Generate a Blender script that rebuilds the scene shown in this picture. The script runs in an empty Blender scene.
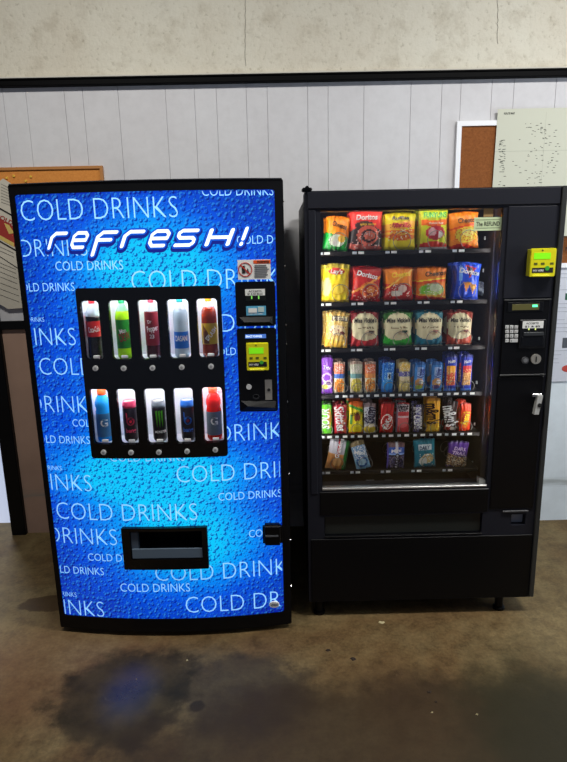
import bpy, bmesh, math, random
import numpy as np
from mathutils import Vector, Matrix
from mathutils.geometry import tessellate_polygon
random.seed(7)
S = bpy.context.scene
C = S.collection
# ------------------------------------------------------------ camera model
F, YAW, PITCH, ROLL, HCAM, D = 567.3806, .0074, .2203, -.021, 1.5992, 3.1383
fw = np.array([math.sin(YAW)*math.cos(PITCH), math.cos(YAW)*math.cos(PITCH), -math.sin(PITCH)])
rt0 = np.array([math.cos(YAW), -math.sin(YAW), 0.0]); up0 = np.cross(rt0, fw)
rt = math.cos(ROLL)*rt0 + math.sin(ROLL)*up0
up = -math.sin(ROLL)*rt0 + math.cos(ROLL)*up0
EYE = np.array([0, 0, HCAM])
def ray(px, py):
    return fw + rt*(px-283.5)/F - up*(py-381)/F
def at_wall(px, py, y=D):                    # pixel -> world point on the plane of the wall
    d = ray(px, py); t = y/d[1]; p = EYE+d*t
    return p[0], p[2]
def at_floor(px, py):
    d = ray(px, py); t = -HCAM/d[2]; p = EYE+d*t
    return p[0], p[1]
class Frame:                                 # a machine's own axes: u across, y into the machine, z up
    def __init__(s, x, y, a): s.o = np.array([x, y, 0.0]); s.a = a
    def local(s, px, py, y=0.0):
        d = ray(px, py); c, n = math.cos(s.a), math.sin(s.a)
        e = EYE-s.o
        eu, ey = e[0]*c+e[1]*n, -e[0]*n+e[1]*c
        du, dy = d[0]*c+d[1]*n, -d[0]*n+d[1]*c
        t = (y-ey)/dy
        return eu+du*t, EYE[2]+d[2]*t
    def world(s, u, y, z):
        c, n = math.cos(s.a), math.sin(s.a)
        return (s.o[0]+u*c-y*n, s.o[1]+u*n+y*c, z)
cam = bpy.data.cameras.new('camera'); co = bpy.data.objects.new('camera', cam); C.objects.link(co)
m = Matrix.Identity(4)
for i in range(3):
    m[i][0] = rt[i]; m[i][1] = up[i]; m[i][2] = -fw[i]; m[i][3] = EYE[i]
co.matrix_world = m
cam.sensor_fit = 'VERTICAL'; cam.sensor_height = 24; cam.lens = F/762*24; cam.clip_start = .05
S.camera = co
S.view_settings.view_transform = 'Standard'; S.view_settings.look = 'None'
S.view_settings.gamma = 1; S.view_settings.exposure = 0; S.view_settings.use_curve_mapping = False
# ------------------------------------------------------------ materials
def lin(c):
    return tuple(((v/255)/12.92 if v/255 <= .04045 else ((v/255+.055)/1.055)**2.4) for v in c)
MATS = {}
def mat(name, rgb=(128, 128, 128), rough=.5, metal=0.0, emit=0.0, spec=.5, trans=0.0, ior=1.45, coat=0.0, noise=0.0):
    if name in MATS: return MATS[name]
    m = bpy.data.materials.new(name); m.use_nodes = True
    n = m.node_tree.nodes; b = n['Principled BSDF']
    c = lin(rgb)+(1,)
    b.inputs['Base Color'].default_value = c
    b.inputs['Roughness'].default_value = rough; b.inputs['Metallic'].default_value = metal
    b.inputs['Specular IOR Level'].default_value = spec; b.inputs['Transmission Weight'].default_value = trans
    b.inputs['IOR'].default_value = ior; b.inputs['Coat Weight'].default_value = coat
    if emit: b.inputs['Emission Color'].default_value = c; b.inputs['Emission Strength'].default_value = emit
    # every surface carries a faint procedural grain
    L = m.node_tree.links
    tc = n.new('ShaderNodeTexCoord'); nz = n.new('ShaderNodeTexNoise'); nz.inputs['Scale'].default_value = 60
    mr = n.new('ShaderNodeMapRange'); mr.inputs['To Min'].default_value = max(0, rough-.05-noise); mr.inputs['To Max'].default_value = min(1, rough+.05+noise)
    L.new(tc.outputs['Object'], nz.inputs['Vector']); L.new(nz.outputs['Fac'], mr.inputs['Value'])
    if trans == 0: L.new(mr.outputs['Result'], b.inputs['Roughness'])
    MATS[name] = m
    return m
def nodes(name):
    m = bpy.data.materials.new(name); m.use_nodes = True
    MATS[name] = m
    return m, m.node_tree.nodes, m.node_tree.links, m.node_tree.nodes['Principled BSDF']
def mth(n, L, op, a, b=None, clamp=False):
    x = n.new('ShaderNodeMath'); x.operation = op; x.use_clamp = clamp
    for i, v in enumerate((a, b)):
        if v is None: continue
        if isinstance(v, (int, float)): x.inputs[i].default_value = v
        else: L.new(v, x.inputs[i])
    return x.outputs[0]
def ramp(n, L, fac, stops):
    r = n.new('ShaderNodeValToRGB')
    while len(r.color_ramp.elements) < len(stops): r.color_ramp.elements.new(.5)
    for e, (p, c) in zip(r.color_ramp.elements, stops):
        e.position = p; e.color = (lin(c)+(1,)) if len(c) == 3 else c
    L.new(fac, r.inputs[0]); return r.outputs[0]
def mix(n, L, fac, a, b, mode='MIX'):
    x = n.new('ShaderNodeMix'); x.data_type = 'RGBA'; x.blend_type = mode
    for k, v in ((0, fac), (6, a), (7, b)):
        if isinstance(v, (int, float)): x.inputs[k].default_value = v
        elif isinstance(v, tuple): x.inputs[k].default_value = lin(v)+(1,)
        else: L.new(v, x.inputs[k])
    return x.outputs[2]
def noise(n, L, vec, scale, detail=4, rough=.55, dist=0):
    x = n.new('ShaderNodeTexNoise'); x.inputs['Scale'].default_value = scale; x.inputs['Detail'].default_value = detail
    x.inputs['Roughness'].default_value = rough; x.inputs['Distortion'].default_value = dist
    L.new(vec, x.inputs['Vector']); return x.outputs['Fac']
BLACK = mat('black_powder_coat', (28, 29, 37), .5, spec=.3)
BLACK2 = mat('black_plastic', (7, 7, 9), .35, spec=.3)
BLACK3 = mat('black_frame_paint', (5, 5, 7), .45, spec=.25)
DEEP = mat('dark_interior_metal', (36, 30, 28), .5)
CHROME = mat('chrome', (200, 200, 200), .25, 1)
STEEL = mat('brushed_steel', (175, 170, 160), .4, .6)
WHITE = mat('white_label', (235, 235, 230), .5)
INK = mat('black_ink', (20, 20, 20), .6)
# ------------------------------------------------------------ mesh helpers
def link(name, bm, m, parent=None, smooth=False, mats=None):
    me = bpy.data.meshes.new(name); bm.normal_update(); bm.to_mesh(me); bm.free()
    for x in (mats or [m]): me.materials.append(x)
    if smooth:
        for p in me.polygons: p.use_smooth = True
    o = bpy.data.objects.new(name, me); C.objects.link(o)
    if parent: o.parent = parent
    return o
def tag(o, label=None, cat=None, group=None, kind=None):
    for k, v in (('label', label), ('category', cat), ('group', group), ('kind', kind)):
        if v: o[k] = v
    return o
def empty(name, loc, rz, label, cat, group=None):
    o = bpy.data.objects.new(name, None); C.objects.link(o); o.location = loc; o.rotation_euler = (0, 0, rz)
    o.empty_display_size = .1
    return tag(o, label, cat, group)
def add_box(bm, x0, x1, y0, y1, z0, z1, bev=0.0, seg=1):
    t = bmesh.new()
    g = bmesh.ops.create_cube(t, size=1)
    for v in t.verts:
        v.co = Vector(((x0+x1)/2+v.co.x*(x1-x0), (y0+y1)/2+v.co.y*(y1-y0), (z0+z1)/2+v.co.z*(z1-z0)))
    if bev: bmesh.ops.bevel(t, geom=t.edges[:], offset=bev, segments=seg, affect='EDGES', clamp_overlap=True)
    merge(bm, t)
def merge(bm, t):
    me = bpy.data.meshes.new('tmp'); t.to_mesh(me); t.free(); bm.from_mesh(me); bpy.data.meshes.remove(me)
def box(name, x0, x1, y0, y1, z0, z1, m, parent=None, bev=0.0, seg=1):
    bm = bmesh.new(); add_box(bm, x0, x1, y0, y1, z0, z1, bev, seg); return link(name, bm, m, parent)
def rrect(x0, x1, z0, z1, r=0.0, n=5):
    if r <= 0: return [(x0, z0), (x1, z0), (x1, z1), (x0, z1)]
    p = []
    for cx, cz, a in ((x1-r, z0+r, -90), (x1-r, z1-r, 0), (x0+r, z1-r, 90), (x0+r, z0+r, 180)):
        for i in range(n+1):
            t = math.radians(a+90*i/n); p.append((cx+r*math.cos(t), cz+r*math.sin(t)))
    return p
def circle(cx, cz, r, n=20, rz=None):
    return [(cx+r*math.cos(2*math.pi*i/n), cz+(rz or r)*math.sin(2*math.pi*i/n)) for i in range(n)]
def add_plate(bm, outer, holes, y0, t):
    """prism: the outline (u,z) with holes, front face at y0, thickness t into the machine"""
    loops = [outer]+list(holes)
    flat = [p for l in loops for p in l]
    tris = tessellate_polygon([[Vector((p[0], p[1], 0)) for p in l] for l in loops])
    f = [bm.verts.new((p[0], y0, p[1])) for p in flat]
    b = [bm.verts.new((p[0], y0+t, p[1])) for p in flat]
    for a in tris:
        A = [Vector((flat[i][0], flat[i][1])) for i in a]
        cr = (A[1]-A[0]).cross(A[2]-A[0])
        if abs(cr) < 1e-12: continue
        o = a if cr > 0 else a[::-1]
        try:
            bm.faces.new([f[i] for i in o]); bm.faces.new([b[i] for i in o[::-1]])
        except ValueError: pass
    k = 0
    for li, l in enumerate(loops):
        n = len(l)
        ar = sum(l[i][0]*l[(i+1) % n][1]-l[(i+1) % n][0]*l[i][1] for i in range(n))
        for i in range(n):
            i0, i1 = k+i, k+(i+1) % n
            q = [f[i0], b[i0], b[i1], f[i1]]
            if (ar < 0) != (li > 0): q = q[::-1]
            bm.faces.new(q)
        k += n
def cut_u(bm, u0, u1, step):
    u = u0+step
    while u < u1-1e-6:
        g = bm.verts[:]+bm.edges[:]+bm.faces[:]
        bmesh.ops.bisect_plane(bm, geom=g, plane_co=(u, 0, 0), plane_no=(1, 0, 0)); u += step
def plate(name, outer, holes, y0, t, m, parent=None, bend=None, step=.045):
    bm = bmesh.new(); add_plate(bm, outer, holes, y0, t)
    if bend: bend_bm(bm, bend, step)
    return link(name, bm, m, parent)
def bend_bm(bm, bend, step=.045):
    xs = [v.co.x for v in bm.verts]
    a = math.floor(min(xs)/step)*step
    cut_u(bm, a, max(xs), step)
    for v in bm.verts: v.co.y -= bend(v.co.x)
def add_tube(bm, pts, r, n=6, closed=False):
    pts = [Vector(p) for p in pts]; rings = []
    for i, p in enumerate(pts):
        a = pts[max(i-1, 0)]; b = pts[min(i+1, len(pts)-1)]; d = (b-a).normalized()
        s = d.orthogonal().normalized() if i == 0 else (sd-(sd.dot(d))*d).normalized()
        sd = s; t = d.cross(s)
        rings.append([bm.verts.new(p+r*(math.cos(2*math.pi*k/n)*s+math.sin(2*math.pi*k/n)*t)) for k in range(n)])
    for i in range(len(rings)-1):
        for k in range(n):
            bm.faces.new([rings[i][k], rings[i][(k+1) % n], rings[i+1][(k+1) % n], rings[i+1][k]])
    bm.faces.new(rings[0][::-1]); bm.faces.new(rings[-1])
def add_lathe(bm, prof, cx, cy, n=28, cap=True):
    rings = [[bm.verts.new((cx+r*math.sin(2*math.pi*k/n), cy-r*math.cos(2*math.pi*k/n), z)) for k in range(n)] for r, z in prof]
    for i in range(len(rings)-1):
        for k in range(n):
            bm.faces.new([rings[i][k], rings[i][(k+1) % n], rings[i+1][(k+1) % n], rings[i+1][k]])
    if cap: bm.faces.new(rings[0][::-1]); bm.faces.new(rings[-1])
def add_disc(bm, cx, y, cz, r, t=.004, n=20, r2=None):
    """short cylinder facing the viewer: front at y, going back t"""
    add_plate(bm, circle(cx, cz, r, n), [circle(cx, cz, r2, n)] if r2 else [], y, t)
DG = None
def text_bm(txt, weight=0.0, shear=0.0, spacing=1.0):
    """flat text mesh in (x, z=height) scaled so cap height = 1, starting at x=0; returns bm, width"""
    cu = bpy.data.curves.new('t', 'FONT'); cu.body = txt; cu.offset = weight; cu.shear = shear
    cu.space_character = spacing; cu.resolution_u = 3
    o = bpy.data.objects.new('t', cu); C.objects.link(o)
    dg = bpy.context.evaluated_depsgraph_get(); me = bpy.data.meshes.new_from_object(o.evaluated_get(dg))
    bm = bmesh.new(); bm.from_mesh(me)
    bpy.data.objects.remove(o); bpy.data.curves.remove(cu); bpy.data.meshes.remove(me)
    xs = [v.co.x for v in bm.verts]; x0 = min(xs); w = max(xs)-x0; CAP = .729
    for v in bm.verts: v.co = Vector(((v.co.x-x0)/CAP, 0, v.co.y/CAP))
    return bm, w/CAP
def add_text(bm, txt, u0, z0, w=None, h=None, y=0.0, weight=0.0, shear=0.0, rot=0.0, center=False, clip=None, fn=None):
    t, tw = text_bm(txt, weight, shear)
    if w is None: w = h*tw
    if h is None: h = w/tw
    sx, sz = w/tw, h
    c, s = math.cos(rot), math.sin(rot)
    for v in t.verts:
        x, z = v.co.x*sx, v.co.z*sz
        if center: x -= w/2; z -= h/2
        v.co = Vector((u0+x*c-z*s, y, z0+x*s+z*c))
    if clip:
        for co_, no in (((clip[0], 0, 0), (-1, 0, 0)), ((clip[1], 0, 0), (1, 0, 0)), ((0, 0, clip[2]), (0, 0, -1)), ((0, 0, clip[3]), (0, 0, 1))):
            bmesh.ops.bisect_plane(t, geom=t.verts[:]+t.edges[:]+t.faces[:], plane_co=co_, plane_no=no, clear_outer=True)
    if fn:
        for v in t.verts: v.co = fn(v.co)
    merge(bm, t)
def text(name, txt, u0, z0, m, parent, **k):
    bm = bmesh.new(); add_text(bm, txt, u0, z0, **k)
    return link(name, bm, m, parent)
# ============================================================ THE ROOM
FX0, FX1 = -3.6, 3.4
def zw(py, px=283): return at_wall(px, py)[1]
z_tr1 = zw(79.5, 60); z_tr0 = zw(86.5, 60) - .004
z_tr1 = (zw(75.5, 283)); z_tr0 = zw(83.0, 283)
# --- floor: stained brown concrete
m_, n, L, b = nodes('stained_concrete')
tc = n.new('ShaderNodeTexCoord'); P = tc.outputs['Object']
big = noise(n, L, P, 1.1, 5, .6, .4); fine = noise(n, L, P, 14, 6, .7); speck = noise(n, L, P, 70, 3, .6)
base = ramp(n, L, big, [(.3, (92, 66, 44)), (.45, (116, 94, 62)), (.58, (134, 118, 84)), (.75, (98, 74, 50))])
f2 = ramp(n, L, fine, [(.3, (140, 132, 122)), (.5, (215, 210, 202)), (.72, (255, 253, 248))])
base = mix(n, L, .75, base, f2, 'MULTIPLY')
base = mix(n, L, .35, base, ramp(n, L, speck, [(.3, (130, 130, 130)), (.7, (255, 255, 255))]), 'MULTIPLY')
sep = n.new('ShaderNodeSeparateXYZ'); L.new(P, sep.inputs[0])
wob = noise(n, L, P, 3.2, 6, .62); wob2 = noise(n, L, P, 9.0, 5, .6)
def blob(px, py, rx, ry, soft=.35, amp=1.2):
    x, y = at_floor(px, py)
    dx = mth(n, L, 'DIVIDE', mth(n, L, 'SUBTRACT', sep.outputs[0], x), rx)
    dy = mth(n, L, 'DIVIDE', mth(n, L, 'SUBTRACT', sep.outputs[1], y), ry)
    d = mth(n, L, 'SQRT', mth(n, L, 'ADD', mth(n, L, 'MULTIPLY', dx, dx), mth(n, L, 'MULTIPLY', dy, dy)))
    d = mth(n, L, 'ADD', d, mth(n, L, 'MULTIPLY', mth(n, L, 'SUBTRACT', wob, .5), amp))
    d = mth(n, L, 'ADD', d, mth(n, L, 'MULTIPLY', mth(n, L, 'SUBTRACT', wob2, .5), amp*.4))
    r = n.new('ShaderNodeMapRange'); r.interpolation_type = 'SMOOTHSTEP'
    r.inputs['From Min'].default_value = 1+soft/2; r.inputs['From Max'].default_value = 1-soft/2
    L.new(d, r.inputs['Value']); return r.outputs[0]
wet = blob(125, 692, .27, .25, .4, 1.6)
grey = blob(238, 690, .27, .22, .6, 1.6)
drip = blob(197, 706, .03, .028, .4, 1.2)
core = blob(130, 690, .085, .12, 1.5, .5)
left = blob(52, 603, .13, .06, .15, 2.2)
front = blob(400, 760, .95, .36, .5, .8)  # brown stain, with the dimmer light at the front painted in too
corner = blob(560, 735, .3, .40, .8, 1.0)
tone = blob(60, 665, .4, .3, .9, .8)
base = mix(n, L, mth(n, L, 'MULTIPLY', tone, .3), base, (120, 84, 60))
base = mix(n, L, mth(n, L, 'MULTIPLY', grey, .75), base, (50, 44, 36))
base = mix(n, L, mth(n, L, 'MULTIPLY', wet, .85), base, ramp(n, L, wob2, [(.35, (26, 24, 12)), (.6, (52, 44, 28))]))
base = mix(n, L, mth(n, L, 'MULTIPLY', drip, .8), base, (34, 30, 26))
base = mix(n, L, mth(n, L, 'MULTIPLY', left, .8), base, (62, 46, 28))
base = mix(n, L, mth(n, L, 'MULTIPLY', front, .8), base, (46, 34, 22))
base = mix(n, L, mth(n, L, 'MULTIPLY', corner, .8), base, (38, 37, 22))
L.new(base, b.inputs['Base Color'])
rgh = mth(n, L, 'SUBTRACT', mth(n, L, 'ADD', .42, mth(n, L, 'MULTIPLY', fine, .3)), mth(n, L, 'MULTIPLY', core, .30))
L.new(rgh, b.inputs['Roughness']); L.new(mth(n, L, 'ADD', .18, mth(n, L, 'MULTIPLY', core, .8)), b.inputs['Specular IOR Level'])
bp = n.new('ShaderNodeBump'); bp.inputs['Strength'].default_value = .15; bp.inputs['Distance'].default_value = .01
L.new(fine, bp.inputs['Height']); L.new(bp.outputs[0], b.inputs['Normal'])
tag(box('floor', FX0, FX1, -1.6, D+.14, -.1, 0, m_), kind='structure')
# --- upper wall: roughcast concrete
m_, n, L, b = nodes('roughcast_concrete')
tc = n.new('ShaderNodeTexCoord'); P = tc.outputs['Object']
a1 = noise(n, L, P, 1.3, 4, .6); a2 = noise(n, L, P, 42, 4, .65); a3 = noise(n, L, P, 9, 5, .7)
col = ramp(n, L, a1, [(.3, (203, 196, 180)), (.55, (212, 208, 194)), (.75, (205, 202, 190))])
col = mix(n, L, .6, col, ramp(n, L, a2, [(.28, (196, 192, 182)), (.42, (250, 250, 248)), (.8, (255, 255, 255))]), 'MULTIPLY')
col = mix(n, L, .35, col, ramp(n, L, a3, [(.32, (190, 180, 165)), (.5, (255, 255, 255)), (.8, (255, 255, 255))]), 'MULTIPLY')
L.new(col, b.inputs['Base Color']); b.inputs['Roughness'].default_value = .9
bp = n.new('ShaderNodeBump'); bp.inputs['Strength'].default_value = .6; bp.inputs['Distance'].default_value = .006
L.new(a2, bp.inputs['Height']); L.new(bp.outputs[0], b.inputs['Normal'])
CEIL = 3.55
tag(box('wall_back_upper', FX0, FX1, D, D+.14, z_tr0+.01, CEIL, m_), kind='structure')
for px0, py0, py1, w in ((245.5, 0, 66, .002), (497.5, 0, 44, .0022)):     # cracks in the concrete
    xa, za = at_wall(px0, py0); xb, zb = at_wall(px0, py1)
    bm = bmesh.new(); pts = []
    for i in range(14):
        t = i/13; pts.append((xa+(xb-xa)*t+random.uniform(-.003, .003), D-.0005, za+(zb-za)*t))
    add_tube(bm, pts, w*.6, 4)
    tag(link('wall_crack', bm, mat('crack_grey', (95, 88, 78), .9)), kind='structure')
# --- panelled wall below the trim, with grooves
m_, n, L, b = nodes('painted_panelling')
tc = n.new('ShaderNodeTexCoord'); P = tc.outputs['Object']
sep = n.new('ShaderNodeSeparateXYZ'); L.new(P, sep.inputs[0])
a1 = noise(n, L, P, 2.0, 4, .6); a3 = noise(n, L, P, 25, 4, .6)
col = ramp(n, L, a1, [(.3, (196, 194, 197)), (.7, (206, 206, 209))])
col = mix(n, L, .25, col, ramp(n, L, a3, [(.3, (225, 225, 225)), (.6, (255, 255, 255))]), 'MULTIPLY')
L.new(col, b.inputs['Base Color']); b.inputs['Roughness'].default_value = .55
PAN = m_
gx = [2, 25, 63.5, 82, 117.5, 165, 194, 216, 246, 267, 307.5, 328, 364, 411, 442, 461, 492, 514, 556]
# all grooves taken at the row y=84 below the trim
gxw = [at_wall(g, 88)[0] for g in gx]
post_x1 = at_wall(27.5, 528)[0]; post_x0 = at_wall(13.5, 528)[0]
rail_z0, rail_z1 = zw(329, 25), zw(320.5, 25)
edges = [post_x0+.01]+[g for g in gxw if g > post_x0+.03]
while edges[-1] < FX1-.25: edges.append(edges[-1]+random.choice((.1, .2, .25)))
edges.append(FX1)
bm = bmesh.new()
for a, c in zip(edges[:-1], edges[1:]):
    add_box(bm, a+.0007, c-.0007, D, D+.02, rail_z0, z_tr0+.02, .0008)
add_box(bm, post_x0+.01, FX1, D+.006, D+.14, 0, z_tr0+.02)
tag(link('wall_back', bm, PAN), kind='structure')
# lower, smooth part of the wall
m_, n, L, b = nodes('scuffed_lower_wall')
tc = n.new('ShaderNodeTexCoord'); P = tc.outputs['Object']
sep = n.new('ShaderNodeSeparateXYZ'); L.new(P, sep.inputs[0])
a1 = noise(n, L, P, 3.0, 5, .65)
mp = n.new('ShaderNodeMapping'); mp.inputs['Scale'].default_value = (1.2, 1, 14); L.new(P, mp.inputs[0])
sm = noise(n, L, mp.outputs[0], 1.6, 5, .6)
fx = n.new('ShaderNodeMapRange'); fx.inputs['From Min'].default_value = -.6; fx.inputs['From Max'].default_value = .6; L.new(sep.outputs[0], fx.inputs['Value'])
cl = ramp(n, L, fx.outputs[0], [(0, (168, 138, 120)), (1, (226, 236, 242))])  # warm left shade and bluish right daylight painted in as a ramp
col = mix(n, L, .5, cl, ramp(n, L, a1, [(.3, (215, 215, 215)), (.6, (255, 255, 255))]), 'MULTIPLY')
zs = at_wall(555, 482)[1]
dz = mth(n, L, 'ABSOLUTE', mth(n, L, 'SUBTRACT', sep.outputs[2], zs))
ms = n.new('ShaderNodeMapRange'); ms.inputs['From Min'].default_value = .035; ms.inputs['From Max'].default_value = .01; L.new(dz, ms.inputs['Value'])
st = mth(n, L, 'MULTIPLY', ms.outputs[0], ramp(n, L, sm, [(.4, (0, 0, 0)), (.55, (255, 255, 255))]))
col = mix(n, L, mth(n, L, 'MULTIPLY', st, .6), col, (120, 125, 120))
L.new(col, b.inputs['Base Color']); b.inputs['Roughness'].default_value = .7
tag(box('wall_lower', post_x0+.01, FX1, D-.001, D+.01, 0, rail_z0+.005, m_), kind='structure')
# black trims: rail under the concrete, chair rail, door post
TRB = mat('black_trim_paint', (3, 3, 4), .6, spec=.1)
bm = bmesh.new()
add_box(bm, FX0, FX1, D-.035, D+.01, z_tr0, z_tr1, .003)
add_box(bm, FX0, FX1, D-.042, D+.01, z_tr1-.008, z_tr1, .002)
tag(link('trim_1', bm, TRB), kind='structure')
tag(box('trim_5', FX0, FX1, D-.03, D+.01, z_tr1, z_tr1+.008, mat('pale_caulk', (200, 196, 186), .8)), kind='structure')
tag(box('trim_2', post_x1-.02, -1.0, D-.02, D+.02, rail_z0, rail_z1, BLACK3, bev=.002), kind='structure')
tag(box('trim_3', post_x0, post_x1, D-.03, D+.13, 0, z_tr0, BLACK3, bev=.003), kind='structure')
# doorway to the outside, left of the post
dr = tag(box('door_1', post_x0-1.0, post_x0-.94, D-.03, D+.13, 0, z_tr0, BLACK3, bev=.003), kind='structure')
box('door_head', post_x0-.94, post_x0, D-.03, D+.13, 2.1, 2.16, BLACK3, dr)
tag(box('wall_back_left', FX0, post_x0-1.0, D, D+.14, 0, z_tr0+.02, PAN), kind='structure')
tag(box('wall_back_over_door', post_x0-.94, post_x0, D+.02, D+.14, 2.16, z_tr0+.02, PAN), kind='structure')
GRND = mat('sunlit_concrete_apron', (226, 232, 246), .8)
tag(box('floor_outside', FX0-2, FX1, D+.14, D+6, -.14, -.02, GRND), kind='structure')
WALLP = mat('side_wall_paint', (120, 114, 106), .8)
tag(box('wall_left', FX0-.1, FX0, -1.6, D+.14, 0, CEIL, WALLP), kind='structure')
tag(box('wall_right', FX1, FX1+.1, -1.6, D+.14, 0, CEIL, WALLP), kind='structure')
wn = tag(box('fill_window', FX1-.02, FX1+.02, 1.0, 2.5, .9, 2.1, mat('fill_frame_paint', (210, 210, 206), .5)), kind='structure')  # unseen window frame added around the fill light, no opening behind it
box('pane', FX1-.026, FX1-.02, 1.06, 2.44, .96, 2.04, mat('added_glow_pane', (190, 210, 235), .3, emit=.8), wn)  # glowing pane added to go with the fill light
tag(box('ceiling', FX0, FX1, -1.6, D+.14, CEIL, CEIL+.1, mat('ceiling_paint', (150, 146, 138), .9)), kind='structure')
# crumbs and flakes lying on the floor
def crumb(px, py, r, m, label, group=None, seed=1):
    x, y = at_floor(px, py); rn = random.Random(seed); bm = bmesh.new()
    N = 11; rim = [(r*rn.uniform(.5, 1.1), 2*math.pi*i/N) for i in range(N)]
    lo = [bm.verts.new((q*math.cos(t), q*math.sin(t)*.8, 0)) for q, t in rim]
    hi = [bm.verts.new((q*.75*math.cos(t), q*.6*math.sin(t), rn.uniform(.001, .003))) for q, t in rim]
    bm.faces.new(lo[::-1]); bm.faces.new(hi)
    for i in range(N): bm.faces.new([lo[i], lo[(i+1) % N], hi[(i+1) % N], hi[i]])
    o = link('floor_crumb', bm, m); o.location = (x, y, .0003); tag(o, label, 'debris', group)
PALE = mat('pale_flake', (170, 158, 120), .8); DARK = mat('dark_crumb', (40, 28, 18), .8)
crumb(381.5, 622.5, .014, PALE, 'pale paint flake on the floor just in front of the snack machine', seed=2)
crumb(187, 660.5, .006, PALE, 'tiny pale flake on the floor in front of the drinks machine', seed=3)
crumb(328.5, 650, .013, DARK, 'dark crumb on the floor nearest the left foot of the snack machine', seed=4)
crumb(353, 659, .013, DARK, 'dark crumb on the floor right of the crumb below the left foot', seed=5)
crumb(429, 692, .010, DARK, 'larger dark crumb on the open floor in front of the snack machine', seed=6)
crumb(436, 702, .007, DARK, 'smaller dark crumb just right of and nearer than the larger one', seed=7)
crumb(432, 590+122.5, .005, PALE, 'small pale speck on the open floor below the two dark crumbs', seed=8)
crumb(477, 714.5, .006, PALE, 'small pale speck on the open floor farthest right', seed=9)
# ============================================================ THINGS ON THE WALL
def wpoly(pxs, y=D): return [at_wall(x, yy, y) for x, yy in pxs]
def wall_plate(name, pxs, y, t, m, parent=None):
    p = wpoly(pxs, y)
    ar = sum(p[i][0]*p[(i+1) % len(p)][1]-p[(i+1) % len(p)][0]*p[i][1] for i in range(len(p)))
    if ar < 0: p = p[::-1]
    bm = bmesh.new(); add_plate(bm, p, [], y, t); return link(name, bm, m, parent)
m_, n, L, b = nodes('cork')
tc = n.new('ShaderNodeTexCoord'); a = noise(n, L, tc.outputs['Object'], 120, 3, .7)
L.new(ramp(n, L, a, [(.3, (112, 62, 22)), (.5, (128, 74, 30)), (.7, (140, 84, 38))]), b.inputs['Base Color']); b.inputs['Roughness'].default_value = .95
CORK = m_
m_, n, L, b = nodes('cork_orange')
tc = n.new('ShaderNodeTexCoord'); a = noise(n, L, tc.outputs['Object'], 120, 3, .7)
L.new(ramp(n, L, a, [(.3, (196, 122, 52)), (.7, (216, 144, 68))]), b.inputs['Base Color']); b.inputs['Roughness'].default_value = .95
CORK2 = m_
def board(name, x0, x1, z0, z1, fw_, mc, mf, label):
    r = empty(name, ((x0+x1)/2, D, z0), 0, label, 'notice board')
    h = (x1-x0)/2; H = z1-z0
    box('cork_panel', -h+fw_*.5, h-fw_*.5, -.012, -.001, fw_*.5, H-fw_*.5, mc, r)
    bm = bmesh.new(); add_plate(bm, rrect(-h, h, 0, H), [rrect(-h+fw_, h-fw_, fw_, H-fw_)], -.02, .019)
    link('frame', bm, mf, r); return r
xa, za = at_wall(102, 165.5, D-.02); xb, zb = at_wall(-60, 250)
b1 = board('cork_board', xb, xa, za-.55, za, .014, CORK2, mat('light_oak', (176, 120, 66), .5), 'orange cork board with thin oak frame behind the blue drinks machine')
for px, py in ((14, 176), (31, 176.5), (26, 181), (7, 178)):
    x, z = at_wall(px, py, D-.013); bm = bmesh.new()
    add_disc(bm, x-b1.location.x, -.018, z-b1.location.z, .006, .006, 10); link('pin', bm, mat('pin_yellow', (220, 180, 70), .4), b1)
xa, za = at_wall(457.5, 121, D-.02); 
board('cork_board', xa, xa+1.2, za-.75, za, .024, CORK, mat('white_aluminium', (238, 240, 244), .4), 'brown cork board with white metal frame above the snack machine')
# poster / chart over the right cork board
PAPER = mat('aged_paper', (196, 198, 182), .8)
pt = wall_plate('paper_chart', [(498, 109), (600, 107), (600, 236), (489, 236)], D-.0215, .0015, PAPER)
tag(pt, 'large pale paper chart pinned over the white framed cork board', 'poster')
bm = bmesh.new()
for i in range(150):
    t = random.random(); 
    if t < .35: px, py = random.uniform(499, 505), random.uniform(140, 186)
    else: px, py = random.gauss(542, 11), random.uniform(122, 184)
    if px > 600 or px < 498: continue
    x, z = at_wall(px, py, D-.0220); s = random.uniform(.002, .007)
    add_box(bm, x-s, x+s, D-.0222, D-.0215, z-.0012, z+.0012)
link('chart_marks', bm, mat('faded_ink', (75, 78, 72), .8), pt)['kind'] = 'stuff'
bm = bmesh.new(); x, z = at_wall(504, 114.5, D-.0222); add_text(bm, 'ROUTE MAP', x, z, w=.055, h=.010, y=D-.0222, weight=.02)
link('chart_heading', bm, INK, pt)
bm = bmesh.new(); x0, z = at_wall(495, 151.5, D-.0222); x1, z1 = at_wall(585, 150, D-.0222)
add_box(bm, x0, x1, D-.0219, D-.0212, z-.0016, z+.0016); x, z0 = at_wall(541, 186, D-.0222); _, z1 = at_wall(541, 112, D-.0222)
add_box(bm, x-.001, x+.001, D-.0219, D-.0212, z0, z1)
link('fold', bm, mat('paper_fold', (184, 186, 171), .8), pt)
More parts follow.
